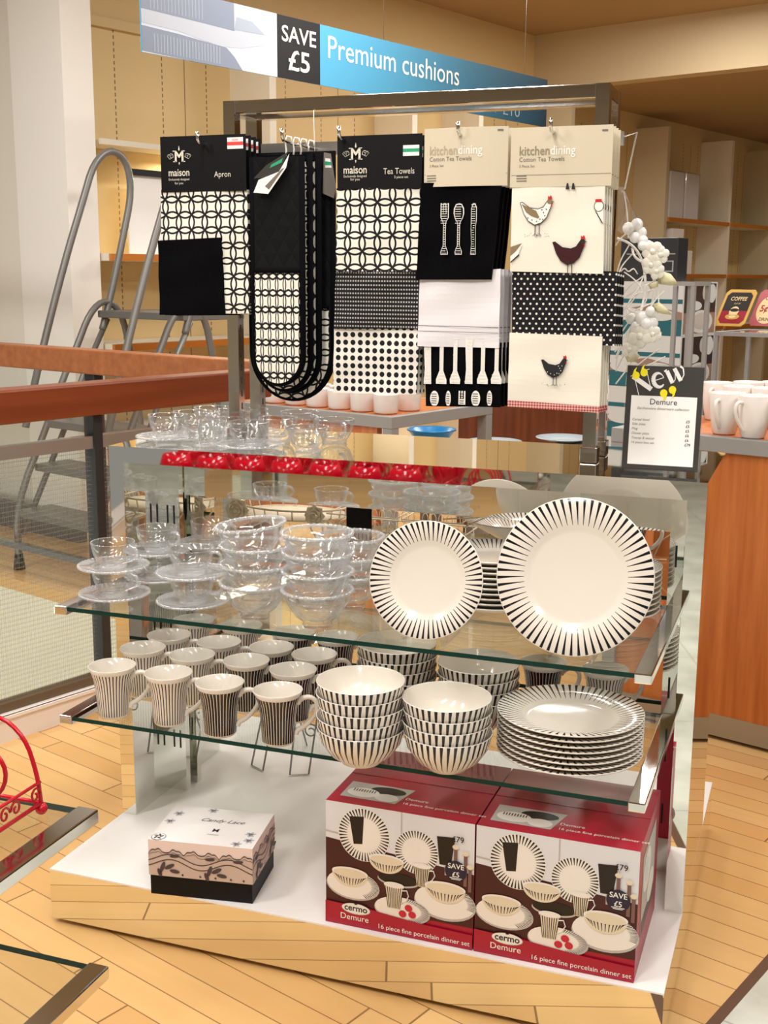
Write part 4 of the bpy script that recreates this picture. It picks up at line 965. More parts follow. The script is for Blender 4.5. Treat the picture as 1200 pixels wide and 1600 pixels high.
# ================================================================ chrome rail with hanging goods
RX0, RX1, RY0, RY1, RT, TB = 0.2065, 0.954, 0.140, 0.240, 1.618, 0.025
t = thing('display_rail', 'chrome double goal-post rail standing on the mirrored top', 'rail', ((RX0+RX1)/2, 0.2, HT+E0))
ox, oy, oz = (RX0+RX1)/2, 0.2, HT+E0
def rb(m, x0, y0, z0, x1, y1, z1, mi=0): return m.box(x0-ox, y0-oy, z0-oz, x1-ox, y1-oy, z1-oz, mi)
for x in (RX0, RX1):
    for y in (RY0, RY1):
        m = MB(); rb(m, x, y, oz, x+TB, y+TB, RT)
        z = 1.0
        while z < RT-0.06:
            rb(m, x+TB-0.0002, y+0.010, z, x+TB+0.0004, y+0.0145, z+0.014, 1); z += 0.027
        m.build('post', [chrome, blackplastic], t)
        m = MB(); rb(m, x-0.004, y-0.004, oz, x+TB+0.004, y+TB+0.004, oz+0.03); m.build('post_sleeve', chrome, t, 0.002)
for y in (RY0, RY1):
    m = MB(); rb(m, RX0+TB, y, RT-TB, RX1, y+TB, RT); m.build('top_rail', chrome, t, 0.0015)
for x in (RX0, RX1):
    m = MB(); rb(m, x, RY0+TB, RT-TB, x+TB, RY1, RT); m.build('end_link', chrome, t, 0.0015)
ZC = 1.520
m = MB(); rb(m, RX0-0.03, RY0-0.012, ZC-0.012, RX1+TB+0.03, RY0-0.0005, ZC+0.012); m.build('cross_bar', steel, t)
YF = -0.005
def P(px, py, y=YF):
    q = ony(px, py, y); return q.x, q.z
HK = {}
for nm_, px, py in (('a', 308, 212), ('g', 440, 220), ('m', 529, 212), ('f', 715, 206), ('h', 860, 203)):
    x, z = P(px, py, -0.03); HK[nm_] = x
    m = MB(); zz = ZC-0.002
    pts = [(x, RY0-0.012, zz), (x, 0.02, zz), (x, -0.022, zz+0.002), (x, -0.028, zz+0.008), (x, -0.030, max(z, zz+0.022))]
    m.tube([(a-ox, b-oy, c-oz) for a, b, c in pts], 0.0032, 8); m.build('hook', chrome, t)

def cloth(m, TL, TR, BR, BL, y, th, mi, seed=0, amp=0.0016, n=14):
    rr = random.Random(seed); ph = [rr.uniform(0, 6) for _ in range(4)]
    def pt(u, v):
        x = (TL[0]*(1-u)+TR[0]*u)*(1-v)+(BL[0]*(1-u)+BR[0]*u)*v; z = (TL[1]*(1-u)+TR[1]*u)*(1-v)+(BL[1]*(1-u)+BR[1]*u)*v
        return x, y+amp*(math.sin(7*u+ph[0]+2*v)+0.7*math.sin(11*v+ph[1]+3*u)), z
    fr = [pt(i/n, j/n) for j in range(n+1) for i in range(n+1)]; K = (n+1)*(n+1)
    vs = fr+[(a, b+th, c) for a, b, c in fr]; fs = []
    ix = lambda i, j: j*(n+1)+i
    for j in range(n):
        for i in range(n):
            fs.append((ix(i, j), ix(i, j+1), ix(i+1, j+1), ix(i+1, j))); fs.append((K+ix(i, j), K+ix(i+1, j), K+ix(i+1, j+1), K+ix(i, j+1)))
    for i in range(n):
        fs.append((ix(i, 0), ix(i+1, 0), K+ix(i+1, 0), K+ix(i, 0))); fs.append((ix(i, n), K+ix(i, n), K+ix(i+1, n), ix(i+1, n)))
        fs.append((ix(0, i), K+ix(0, i), K+ix(0, i+1), ix(0, i+1))); fs.append((ix(n, i), ix(n, i+1), K+ix(n, i+1), K+ix(n, i)))
    m.add(vs, fs, mi, False); return pt
class Pack:
    def __init__(s, name, label, cat, x, z, grp):
        s.o = thing(name, label, cat, (x, YF, z), 0, grp); s.x, s.z = x, z
    def q(s, px, py):
        a, b = P(px, py); return a-s.x, b-s.z
    def quad(s, tl, tr, br, bl): return s.q(*tl), s.q(*tr), s.q(*br), s.q(*bl)
def crest(m, x, z, s, y, mi):                     # letter M with scrolls
    m.text('M', x, z-s*0.36, s*1.0, y, mi, 'CENTER', 0.03)
    for sx in (-1, 1):
        m.flat(rect(x+sx*s*0.36-s*0.12, z-s*0.40, x+sx*s*0.36+s*0.12, z-s*0.34), y, mi)
        m.flat(rect(x+sx*s*0.36-s*0.14, z+s*0.32, x+sx*s*0.36+s*0.10, z+s*0.38), y, mi)
        m.tube([(x+sx*(s*0.62+s*0.20*(1-.05*i)*math.cos(i*.55)), y, z+s*0.20*(1-.05*i)*math.sin(i*.55)) for i in range(16)], s*0.016, 4, mi)
        m.tube([(x+sx*s*0.45, y, z-s*.05), (x+sx*s*0.75, y, z-s*0.2), (x+sx*s*0.95, y, z+s*0.02), (x+sx*s*.82, y, z+s*.14)], s*0.016, 4, mi)
    m.flat([(x-s*0.06, z+s*0.45), (x, z+s*0.36), (x+s*0.06, z+s*0.45), (x, z+s*0.72)], y, mi); m.flat([(x-s*0.05, z-s*0.46), (x, z-s*0.62), (x+s*0.05, z-s*0.46), (x, z-s*0.40)], y, mi)
def card(m, tl, br, y, th=0.0012, mi=0, n=10, bow=0.0):
    for i in range(n):
        a = tl[0]+(br[0]-tl[0])*i/n; b = tl[0]+(br[0]-tl[0])*(i+1)/n
        m.box(a, y, br[1], b, y+th, tl[1], mi)
def sticker(pk, px0, py0, px1, py1, y, colm, kind):
    m = MB(); a = pk.q(px0, py0); b = pk.q(px1, py1); m.box(a[0], y-0.0004, b[1], b[0], y-0.00005, a[1], 0)
    h = a[1]-b[1]
    if kind == 'r':
        m.flat(rect(a[0], b[1]+h*.30, b[0], b[1]+h*.62), y-.0006, 1); m.text('NOW', (a[0]+b[0])/2, b[1]+h*.70, h*.24, y-.0006, 1, 'CENTER', .02)
    else: m.flat(rect(a[0], b[1]+h*.36, b[0], b[1]+h*.68), y-.0006, 1)
    m.build('price_sticker', [paper, colm], [c for c in pk.o.children if c.name.startswith('header_card')][0])

# ---- aprons
x0, z0 = P(317, 212); ap_ = Pack('apron_pack', 'ring-print apron with black pocket on black card, front of the left hook', 'apron', x0, z0, 'packed aprons')
m = MB(); card(m, ap_.q(250, 214), ap_.q(385, 298), 0.0)
crest(m, *ap_.q(280, 244), 0.027, -0.0006, 1)
a = ap_.q(280, 275); m.text('maison', a[0], a[1], 0.0195, -0.0006, 1, 'CENTER', .012, sx=.84); a = ap_.q(280, 282); m.text('Exclusively designed', a[0], a[1], .0062, -.0006, 1, 'CENTER', sx=.9); a = ap_.q(280, 288); m.text('for you', a[0], a[1], .0062, -.0006, 1, 'CENTER')
a = ap_.q(361, 276); m.text('Apron', a[0], a[1], .0150, -.0006, 1, 'RIGHT', sx=.9)
hc = m.build('header_card', [card_black, silver], ap_.o)
m = MB(); cloth(m, *ap_.quad((250, 296), (385, 296), (391, 490), (251, 490)), 0.0012, 0.012, 0, 1); m.build('folded_cloth', cloth_rings, ap_.o)
m = MB(); cloth(m, *ap_.quad((248, 376), (346, 371), (352, 491), (250, 492)), -0.0028, 0.0028, 0, 2); m.build('pocket', cloth_black, ap_.o)
sticker(ap_, 355, 215, 380, 232, 0.0, redsticker, 'r')
for k in range(1, 4): dup(ap_.o, (x0+0.0012*k, YF+0.0190*k, z0-0.001*k), None, 'ring-print apron pack, %s behind the front one' % ('', 'first', 'second', 'third')[k])

# ---- maison tea towels
x1, z1 = P(590, 212); mt = Pack('tea_towel_pack', 'black and white ring, dash and dot tea towels on black card', 'tea towels', x1, z1, 'black-card tea towels')
m = MB(); card(m, mt.q(527, 213), mt.q(659, 294), 0.0)
crest(m, *mt.q(556, 240), 0.027, -0.0006, 1)
a = mt.q(555, 271); m.text('maison', a[0], a[1], 0.0195, -0.0006, 1, 'CENTER', .012, sx=.84); a = mt.q(555, 277); m.text('Exclusively designed', a[0], a[1], .0062, -.0006, 1, 'CENTER', sx=.9); a = mt.q(555, 282); m.text('for you', a[0], a[1], .0062, -.0006, 1, 'CENTER')
a = mt.q(648, 271); m.text('Tea Towels', a[0], a[1], .0150, -.0006, 1, 'RIGHT', sx=.84); a = mt.q(638, 278); m.text('3 piece set', a[0], a[1], .0062, -.0006, 1, 'RIGHT')
hc = m.build('header_card', [card_black, silver], mt.o)
m = MB(); cloth(m, *mt.quad((525, 294), (656, 294), (653, 424), (524, 424)), 0.0012, 0.007, 0, 3); m.build('ring_print_towel', cloth_rings, mt.o)
m = MB(); cloth(m, *mt.quad((523, 420), (655, 420), (652, 514), (520, 514)), 0.0045, 0.007, 0, 4); m.build('dashed_towel', cloth_dash, mt.o)
m = MB(); cloth(m, *mt.quad((520, 506), (654, 506), (648, 617), (518, 614)), 0.0085, 0.005, 0, 5); m.build('dotted_towel', cloth_dots, mt.o)
sticker(mt, 630, 227, 655, 243, 0.0, greensticker, 'g')
for k in range(1, 3): dup(mt.o, (x1+0.001*k, YF+0.0190*k, z1-0.001*k), None, 'black-card tea towel pack, %s behind the front one' % ('', 'first', 'second')[k])

# ---- cutlery tea towels
def cutlery(m, x, z, s, kind, y, mo, mi, stripes=True, cut=1.0):
    """fork, spoon or knife: outline and inner fill; s = length; z = lower end"""
    def pts(g):
        if kind == 'fork': h = [(-.075, 0), (.075, 0), (.075, .06), (.028, .18), (.028, .62), (.085, .72), (.085, 1.0), (.055, 1.0), (.05, .80), (.035, .80), (.03, 1.0), (-.03, 1.0), (-.035, .80), (-.05, .80), (-.055, 1.0), (-.085, 1.0), (-.085, .72), (-.028, .62), (-.028, .18), (-.075, .06)]
        elif kind == 'knife': h = [(-.055, 0), (.055, 0), (.05, .2), (.045, .55), (.062, .66), (.062, .92), (.03, 1.0), (-.02, 1.0), (-.055, .90), (-.055, .5), (-.04, .2)]
        else: h = [(-.07, 0), (.07, 0), (.075, .06), (.028, .18), (.028, .62), (.08, .70), (.11, .80), (.105, .90), (.06, .985), (0, 1.0), (-.06, .985), (-.105, .90), (-.11, .80), (-.08, .70), (-.028, .62), (-.028, .18), (-.075, .06)]
        return [(x+a*s*(1-g*.20 if abs(a) > .03 else 1-g*.45), z+s*(b if not g else .012+b*.976)) for a, b in h]
    p = pts(0)
    cl = [(a, min(b, z+s*cut)) for a, b in p]
    m.flat(cl, y, mo)
    if mi is not None:
        m.flat(pts(1), y-.0004, mi)
    if stripes:
        rr = random.Random(int(x*1e4)); k = 0
        while (k+.5)*.045 < cut:
            zz = z+s*(k+.5)*.045; b = (k+.5)*.045
            wd = .05 if (b < .12) else (.02 if b < .6 else (.07 if kind != 'knife' else .045))
            o_ = rr.uniform(-.01, .01)
            m.flat(rect(x+s*(o_-wd), zz, x+s*(o_+wd*.75), zz+s*.012), y-.0008, mo if mi is not None else 1); k += 1
x2, z2 = P(730, 200); kf = Pack('tea_towel_pack', 'cutlery tea towels in black and white on a cream card', 'tea towels', x2, z2, 'cutlery tea towels')
def bow(m, half):
    for v in m.v: v.y -= 0.010*(1-min(1, (v.x/half)**2))
def kd_card(pk, L, T, R, B, xt, green):
    m = MB(); card(m, pk.q(L, T), pk.q(R, B), 0.0, 0.0012, 0, 14)
    a = pk.q(xt, 243); k = MB()
    m.text('kitchen', a[0], a[1], .0215, -.0006, 1, 'LEFT', .012, sx=.86)
    wd = max(q[0] for q in text_mesh('kitchen', 'LEFT', .012, 0)[0])*.0215*.86
    m.text('dining', a[0]+wd+.0008, a[1], .0215, -.0006, 2, 'LEFT', .014, sx=.86)
    a = pk.q(xt, 253); m.text('Cotton Tea Towels', a[0], a[1], .0105, -.0006, 3, 'LEFT', sx=.95); a = pk.q(xt, 262); m.text('3 Piece Set', a[0], a[1], .0062, -.0006, 3, 'LEFT')
    p0, p1 = pk.q(L, 270), pk.q(R, 271); m.flat(rect(p0[0], p1[1], p1[0], p1[1]+.0007), -.0005, 3)
    for i in range(3):
        b = pk.q(xt-4, 276+i*4); m.flat(rect(b[0], b[1], b[0]+.018, b[1]+.0016), -.0006, 3)
    b = pk.q(R-14, 205); m.flat(rect(b[0], b[1], b[0]+.010, b[1]+.003), -.0006, 3)
    return m
m = kd_card(kf, 664, 202, 793, 290, 672, True); bow(m, .085)
hc = m.build('header_card', [card_cream, pm('kitchen_ink', lin(186, 172, 146), .45), whiteink, inkgrey], kf.o)
m = MB(); cloth(m, *kf.quad((660, 286), (784, 286), (768, 437), (651, 437)), -0.004, 0.007, 0, 6)
for px, kd in ((696, 'fork'), (718, 'spoon'), (741, 'knife')):
    a = kf.q(px, 398); b = kf.q(px, 318); cutlery(m, a[0], a[1], b[1]-a[1], kd, -.0085, 1, 0)
m.build('cutlery_towel', [cloth_black, whiteink], kf.o)
m = MB(); cloth(m, *kf.quad((655, 428), (782, 420), (779, 544), (652, 541)), 0.002, 0.006, 0, 7)
for py in (509, 517.5): 
    a, b = kf.q(653, py-1), kf.q(779.5, py+2.5); m.flat([(a[0], b[1]), (b[0], b[1]-.001), (b[0], a[1]-.001), (a[0], a[1])], -.0016, 1)
m.build('striped_towel', [cloth_white, ink], kf.o)
m = MB(); cloth(m, *kf.quad((659, 536), (781, 536), (780, 637), (664, 635)), 0.0065, 0.006, 0, 8)
L = kf.q(0, 520)[1]-kf.q(0, 600)[1]
for i, kd in enumerate(('knife', 'fork', 'spoon', 'knife', 'fork', 'spoon')):
    a = kf.q(667+21.5*i, 600); cutlery(m, a[0], a[1], L*1.25, kd, .0030, 1, None, True, .62)
for i, kd in enumerate(('spoon', 'knife', 'fork', 'spoon', 'knife')):
    a = kf.q(678+21.5*i, 635); s_ = L*1.1
    c = kf.q(678+21.5*i, 623); w_ = (.0085, .005, .007, .0085, .005)[i]
    if kd == 'fork':
        for e in (-1, 0, 1): m.flat(rect(c[0]+e*.005-.0014, c[1], c[0]+e*.005+.0014, c[1]+.014), .0030, 1)
        m.flat(rect(c[0]-.0065, c[1]-.011, c[0]+.0065, c[1]), .0030, 1)
    else: m.flat([(u, max(v, a[1]+.001)) for u, v in ell(c[0], c[1], w_, .0145, 18)], .0030, 1)
    for e in range(5): m.flat(rect(c[0]-w_*.7, c[1]-.009+e*.0042, c[0]+w_*.5, c[1]-.0078+e*.0042), .0026, 0)
m.build('cutlery_row_towel', [cloth_black, whiteink], kf.o)
sticker(kf, 760, 211, 784, 228, -0.0035, greensticker, 'g')
for k in range(1, 4): dup(kf.o, (x2+0.0016*k, YF+0.0210*k, z2-0.0005*k), None, 'cream-card cutlery tea towel pack, %s behind the front one' % ('', 'first', 'second', 'third')[k])

# ---- hen tea towels
def hen(m, x, z, s, y, body, wing, headm, spots, legm, redm, flip=1):
    f_ = lambda pts: [(x+flip*a*s, z+b*s) for a, b in pts]
    m.flat(f_([(-.5, .34), (-.42, .36), (-.2, .20), (.05, .16), (.2, .22), (.34, .42), (.44, .42), (.47, .30), (.42, .16), (.32, -.10), (.16, -.26), (-.04, -.32), (-.24, -.20), (-.38, .02)]), y-.0002, legm)
    m.flat(f_([(-.475, .33), (-.42, .335), (-.2, .175), (.05, .14), (.21, .195), (.35, .395), (.43, .40), (.45, .30), (.40, .16), (.305, -.085), (.15, -.235), (-.035, -.295), (-.225, -.18), (-.36, .02)]), y-.0005, body)
    m.flat(f_([(-.44, .30), (-.22, .20), (.0, .10), (.10, -.08), (.06, -.12), (-.14, -.05), (-.3, .06)]), y-.0009, wing)
    m.flat(f_(ell(.39, .36, .075, .075, 12)), y-.0009, headm)
    m.flat(f_([(.34, .42), (.34, .52), (.39, .49), (.42, .54), (.46, .48), (.47, .42)]), y-.0012, redm); m.flat(f_([(.43, .30), (.47, .30), (.46, .20), (.43, .22)]), y-.0012, redm)
    m.flat(f_([(.46, .37), (.54, .345), (.46, .335)]), y-.0012, legm)
    if spots is not None:
        for a, b in ((.22, .05), (.12, -.14), (.26, -.04), (.02, -.2), (-.12, -.16), (.3, .14), (.17, .13), (-.24, -.1), (.2, -.15)): m.flat(f_(ell(a, b, .018, .018, 8)), y-.0012, spots)
    for a in (-.02, .10):
        m.flat(f_([(a-.012, -.28), (a-.005, -.56), (a+.015, -.56), (a+.012, -.28)]), y-.0005, legm)
        for e in (-.07, 0, .07): m.flat(f_([(a, -.54), (a+e-.008, -.62), (a+e+.012, -.62), (a+.012, -.54)]), y-.0006, legm)
    rr = random.Random(int(abs(x)*1e4))
    for _ in range(16):
        a = rr.uniform(-.45, .55); b = -.60+rr.uniform(-.06, .05); m.flat(f_([(a, b), (a+.012, b), (a+.02, b+.03), (a+.01, b+.03)]), y-.0004, legm)
HM = [cloth_cream, pm('hen_white', lin(246, 244, 238), .9), pm('hen_brown', lin(142, 122, 92), .9), ink, pm('hen_red', lin(196, 44, 36), .9), pm('hen_maroon', lin(62, 16, 20), .9), cloth_gingham]
x3, z3 = P(877, 198); hn = Pack('tea_towel_pack', 'hen and polka dot tea towels with red gingham hem on a cream card', 'tea towels', x3, z3, 'hen tea towels')
m = kd_card(hn, 799, 200, 955, 290, 811, False)
hc = m.build('header_card', [card_cream, pm('kitchen_ink_grey', lin(150, 138, 112), .45), whiteink, inkgrey], hn.o)
m = MB(); cloth(m, *hn.quad((800, 286), (945, 288), (942, 428), (797, 424)), 0.0012, 0.007, 0, 9, 0.0008)
def HQ(px, py): return hn.q(px, py)
sc1 = (hn.q(866, 0)[0]-hn.q(812, 0)[0])
a = HQ(838, 335); hen(m, a[0], a[1], sc1, -.0012, 1, 2, 2, 3, 3, 4); a = HQ(889, 397); hen(m, a[0], a[1], sc1, -.0012, 5, 5, 3, None, 3, 4)
a = HQ(951, 340); 
for px, py, rx, ry, mi, dy in ((936, 322, 7, 8, 3, -.0004), (936, 322, 6, 7, 1, -.0007),): 
    c = HQ(px, py); m.flat(ell(c[0], c[1], rx*.00122, ry*.00122, 14), -.0014+dy, mi)
c = HQ(936, 315); m.flat(rect(c[0]-.006, c[1]-.001, c[0]+.005, c[1]+.004), -.0024, 4)
m.flat([HQ(930, 330), HQ(943, 326), HQ(943, 348), HQ(937, 345)], -.0018, 1); m.flat([HQ(930, 330), HQ(931.5, 329.5), HQ(942.5, 349), HQ(940, 348)], -.0021, 3)
m.flat([HQ(798, 392), HQ(817, 380), HQ(810, 398), HQ(798, 410)], -.0018, 1); m.flat([HQ(798, 386), HQ(816, 380), HQ(806, 393), HQ(798, 400)], -.0021, 2); m.flat([HQ(798, 409), HQ(811, 397), HQ(812, 399), HQ(798, 411)], -.0021, 3)
for px in (887, 896): m.flat([HQ(px-1, 286), HQ(px+1, 286), HQ(px+3, 296), HQ(px-3, 296)], -.0018, 3)
m.build('hen_towel', HM, hn.o)
m = MB(); cloth(m, *hn.quad((799, 420), (963, 424), (960, 541), (799, 530)), 0.006, 0.006, 0, 10, .0008); m.build('polka_dot_towel', cloth_polka, hn.o)
m = MB(); cloth(m, *hn.quad((796, 520), (941, 526), (936, 640), (793, 631)), 0.0010, 0.006, 0, 11, .001)
a = HQ(866, 577); hen(m, a[0], a[1], sc1*.80, -.0022, 3, 3, 3, 1, 3, 4)
g0, g1, g2, g3 = HQ(793, 625), HQ(937, 635), HQ(936, 645), HQ(793, 635); m.flat([g3, g2, g1, g0], -.0012, 6); m.add([(q[0], .009, q[1]) for q in (g0, g1, g2, g3)], [(0, 1, 2, 3)], 6)
m.build('gingham_hem_towel', HM, hn.o)
for k in range(1, 4): dup(hn.o, (x3+0.0010*k, YF+0.0190*k, z3-0.001*k), None, 'cream-card hen tea towel pack, %s behind the front one' % ('', 'first', 'second', 'third', 'fourth')[k])

# ---- double oven gloves
def glove(label, y, L, R, top, bottom, pocket_top, bodym, pocketm, extra=0):
    xa, zt_ = P(L, top, y); xb, zb_ = P(R, bottom, y); zp = P(R, pocket_top, y)[1] if pocket_top else None
    cx = (xa+xb)/2; rx = (xb-xa)/2; rz = rx*1.05; zc = zb_+rz
    t = thing('oven_glove', label, 'oven glove', (cx, y, zt_), 0, 'double oven gloves')
    out = [(-rx, 0), (-rx, zc-zt_)]+[(rx*math.cos(a), zc-zt_+rz*math.sin(a)) for a in [PI+PI*i/22 for i in range(1, 22)]]+[(rx, zc-zt_), (rx, 0)]
    out2 = [(a*.97, b) for a, b in out]
    m = MB(); m.prism(list(reversed(out2)), -0.004, 0.004, 0); 
    m.f = [list(f) for f in m.f]
    for f in m.f: f.reverse()
    m.build('quilted_body', bodym, t)
    if pocket_top:
        pk = [(a*.92, min(b, zp-zt_)) for a, b in out]
        pk = [p for i, p in enumerate(pk) if i == 0 or p != pk[i-1]]
        m = MB(); m.prism(list(pk), -0.0068, -0.0041, 0); pko = m.build('pocket', pocketm, t)
        m = MB(); m.tube([(-rx*.92, -.0062, zp-zt_), (rx*.92, -.0062, zp-zt_)], .0035, 8); m.build('pocket_binding', cloth_black, pko)
    m = MB(); m.tube([(a, 0, b) for a, b in out], 0.0062, 8); m.build('binding', cloth_black, t)
    m = MB(); xr = HK['g']-cx+extra
    m.tube([(xr, 0.0, -0.004), (xr+.002, 0.0, 0.010), (xr, 0, ZC-zt_-0.001), (xr+0.004, 0, ZC-zt_+.008), (xr+.012, 0, ZC-zt_+.006), (xr+.013, 0, ZC-zt_-.004)], .0017, 6); m.build('hanging_loop', whiteink, t)
    return t
g1 = glove('front double oven glove with small ring-print pocket on the second hook', -0.014, 394, 474, 246, 600, 424, cloth_quilt, cloth_rings2)
g2 = glove('second double oven glove, ring-print edge showing behind the front one', 0.012, 399, 486, 244, 609, 250, cloth_black, cloth_rings, 0.004)
g3 = glove('third double oven glove, ring-print face half hidden in the hanging row', 0.036, 402, 499, 244, 612, 250, cloth_black, cloth_rings, 0.008)
g4 = glove('rearmost and longest double oven glove with ring-print pocket', 0.062, 390, 521, 240, 625, 480, cloth_quilt, cloth_rings, 0.012)
def swing_tag(gl, quads, name):
    m = MB()
    for i, (q, mi) in enumerate(quads):
        y_ = -0.016-0.0003*i; pp = [P(*c, gl.location.y+y_) for c in q]
        m.add([(a-gl.location.x, y_, b-gl.location.z) for a, b in pp]+[(a-gl.location.x, y_+.0002, b-gl.location.z) for a, b in pp], [tuple(range(len(q))), tuple(reversed(range(len(q), 2*len(q))))], mi)
    m.build(name, [darkgrey, paper, greensticker, inkgrey], gl)
swing_tag(g1, [([(416, 258), (450, 237), (434, 276), (396, 279)], 0), ([(396, 301), (404, 281), (436, 268), (452, 240), (447, 262), (419, 303)], 1), ([(424, 257), (442, 247), (440, 254), (421, 263)], 2), ([(414, 291), (440, 264), (444, 262), (420, 296)], 3)], 'swing_tag')
swing_tag(g4, [([(506, 238), (517, 240), (525, 292), (522, 310), (504, 302)], 3), ([(508, 247), (516, 248), (518, 262), (508, 262)], 1), ([(508, 252), (517, 253), (517.5, 258), (508, 258)], 2)], 'swing_tag')
t = thing('string', 'thin white string hanging from the chrome rail above the oven gloves', 'string', (ony(487, 180, 0.128).x, 0.138, RT-0.025))
a = P(491, 236, 0.10)
m = MB(); m.tube([(0, 0, 0), (0.003, -0.006, -0.03), (a[0]-t.location.x, -0.035, a[1]-t.location.z)], 0.0007, 5); m.build('thread', whiteink, t)

# ---- wire flower garland beside the tea towels
GY = 0.150
def Q(px, py, dy=0.0):
    q = ony(px, py, GY+dy); return Vector((q.x, q.y, q.z))
g0 = Q(985, 300)
t = thing('flower_garland', 'white wire flower garland in cellophane hanging beside the hen tea towels', 'garland', (g0.x, g0.y, g0.z))
wirew = pm('white_wire', lin(246, 242, 236), 0.4); petalm = pm('cream_petal', lin(248, 244, 232), 0.5); leafm = pm('pale_leaf', lin(228, 220, 178), 0.5); beadm = pm('pearl_white', lin(248, 246, 244), 0.3)
def rel(p): return p-g0
stems = [[(964, 372), (985, 380), (1002, 400), (1010, 440), (1004, 480), (992, 505), (975, 530), (962, 560)], [(988, 388), (990, 400), (1000, 408), (1012, 412), (1022, 420), (1024, 450), (1018, 480)],
         [(964, 500), (985, 470), (1000, 445), (1010, 420)], [(980, 490), (982, 470), (995, 458), (1015, 455), (1028, 448)], [(962, 580), (978, 548), (1000, 520), (1012, 490), (1022, 470), (1038, 455)], [(975, 425), (990, 435), (1004, 452), (1010, 470)],
         [(962, 600), (985, 570), (998, 545)], [(966, 470), (985, 445), (1008, 430), (1020, 412)], [(976, 478), (990, 490), (1012, 485), (1030, 500)], [(962, 540), (985, 512), (1006, 480), (1020, 440)], [(1018, 430), (1030, 460), (1028, 490)], [(970, 424), (976, 418), (982, 426), (990, 418), (996, 428)],
         [(975, 300), (980, 330), (982, 372)], [(966, 440), (972, 480), (968, 530), (962, 575)]]
rg = random.Random(11)
for _ in range(12):
    x0_, y0_ = rg.uniform(958, 985), rg.uniform(380, 590); a_ = rg.uniform(-1.2, -0.4); l_ = rg.uniform(35, 75)
    stems.append([(x0_, y0_), (x0_+l_*.45*math.cos(a_)-4, y0_+l_*.45*math.sin(a_)), (x0_+l_*math.cos(a_), y0_+l_*math.sin(a_))])
for i, st in enumerate(stems):
    pts = smooth([rel(Q(a, b, 0.02*math.sin(i*2.1+j*.7))) for j, (a, b) in enumerate(st)])
    MB().tube(pts, 0.0024 if i < 2 else 0.0013, 6).build('wire_stem', wirew, t)
for i, (px, py, r) in enumerate(((982, 357, 9), (995, 351, 9), (1001, 364, 9), (992, 371, 8), (1004, 376, 8), (1012, 384, 8), (1004, 384, 7), (1003, 498, 10), (1014, 493, 9), (1010, 506, 9), (1020, 505, 8), (986, 498, 8), (1016, 486, 7), (994, 510, 8))):
    p = rel(Q(px, py, -0.02+0.006*(i % 3))); MB().ball(p, r*0.00125, 0, 10).build('bead', beadm, t)
def blossom(px, py, r):
    c = rel(Q(px, py, -0.022)); m = MB()
    for k in range(5):
        a = 2*PI*k/5+px; m.ball((c.x+r*.62*math.cos(a), c.y+.002*(k % 2), c.z+r*.62*math.sin(a)), r*.55, 0, 8, (1, .38, 1))
    m.ball((c.x, c.y-.003, c.z), r*.3, 0, 8); m.build('blossom', petalm, t)
for px, py, r in ((1020, 393, .017), (1032, 398, .014), (1018, 414, .016), (1026, 424, .013), (1000, 525, .020), (1020, 522, .014), (984, 546, .014)): blossom(px, py, r)
def leaf(pts):
    q = [rel(Q(a, b, -0.015)) for a, b in pts]; c = sum(q, Vector())/len(q); c = c+Vector((0, -0.006, 0)); c2 = c+Vector((0, 0.008, 0)); n = len(q)
    MB().add(q+[c, c2], [(i, (i+1) % n, n) for i in range(n)]+[((i+1) % n, i, n+1) for i in range(n)], 0, True).build('leaf', leafm, t)
leaf([(1024, 432), (1036, 424), (1048, 428), (1056, 438), (1059, 446), (1046, 446), (1030, 444)]); leaf([(1018, 476), (1030, 472), (1042, 482), (1050, 492), (1036, 491), (1024, 487)]); leaf([(1020, 519), (1028, 513), (1034, 520), (1032, 530), (1022, 532)]); leaf([(975, 553), (990, 545), (1000, 556), (992, 566), (980, 566)]); leaf([(1012, 444), (1030, 440), (1028, 448), (1016, 452)])
m = MB(); q = [rel(Q(a, b, d)) for a, b, d in ((966, 292, -.02), (974, 292, .02), (1000, 345, .03), (1000, 352, -.03), (985, 372, -.03), (964, 360, -.02), (984, 318, -.035), (990, 330, .03))]
m.add(q, [(0, 6, 5), (0, 1, 6), (6, 1, 7), (6, 7, 3), (7, 2, 3), (6, 3, 4), (6, 4, 5)]); m.build('cellophane_sleeve', cello, t)
m = MB(); z_ = ZC-g0.z; m.tube([(RX1+TB+0.020-g0.x, RY0-0.006-g0.y, z_), (RX1+TB+0.05-g0.x, 0.0, z_+.012), (rel(Q(976, 296)).x, 0, rel(Q(976, 296)).z)], 0.0015, 6); m.build('hanging_wire', wirew, t)
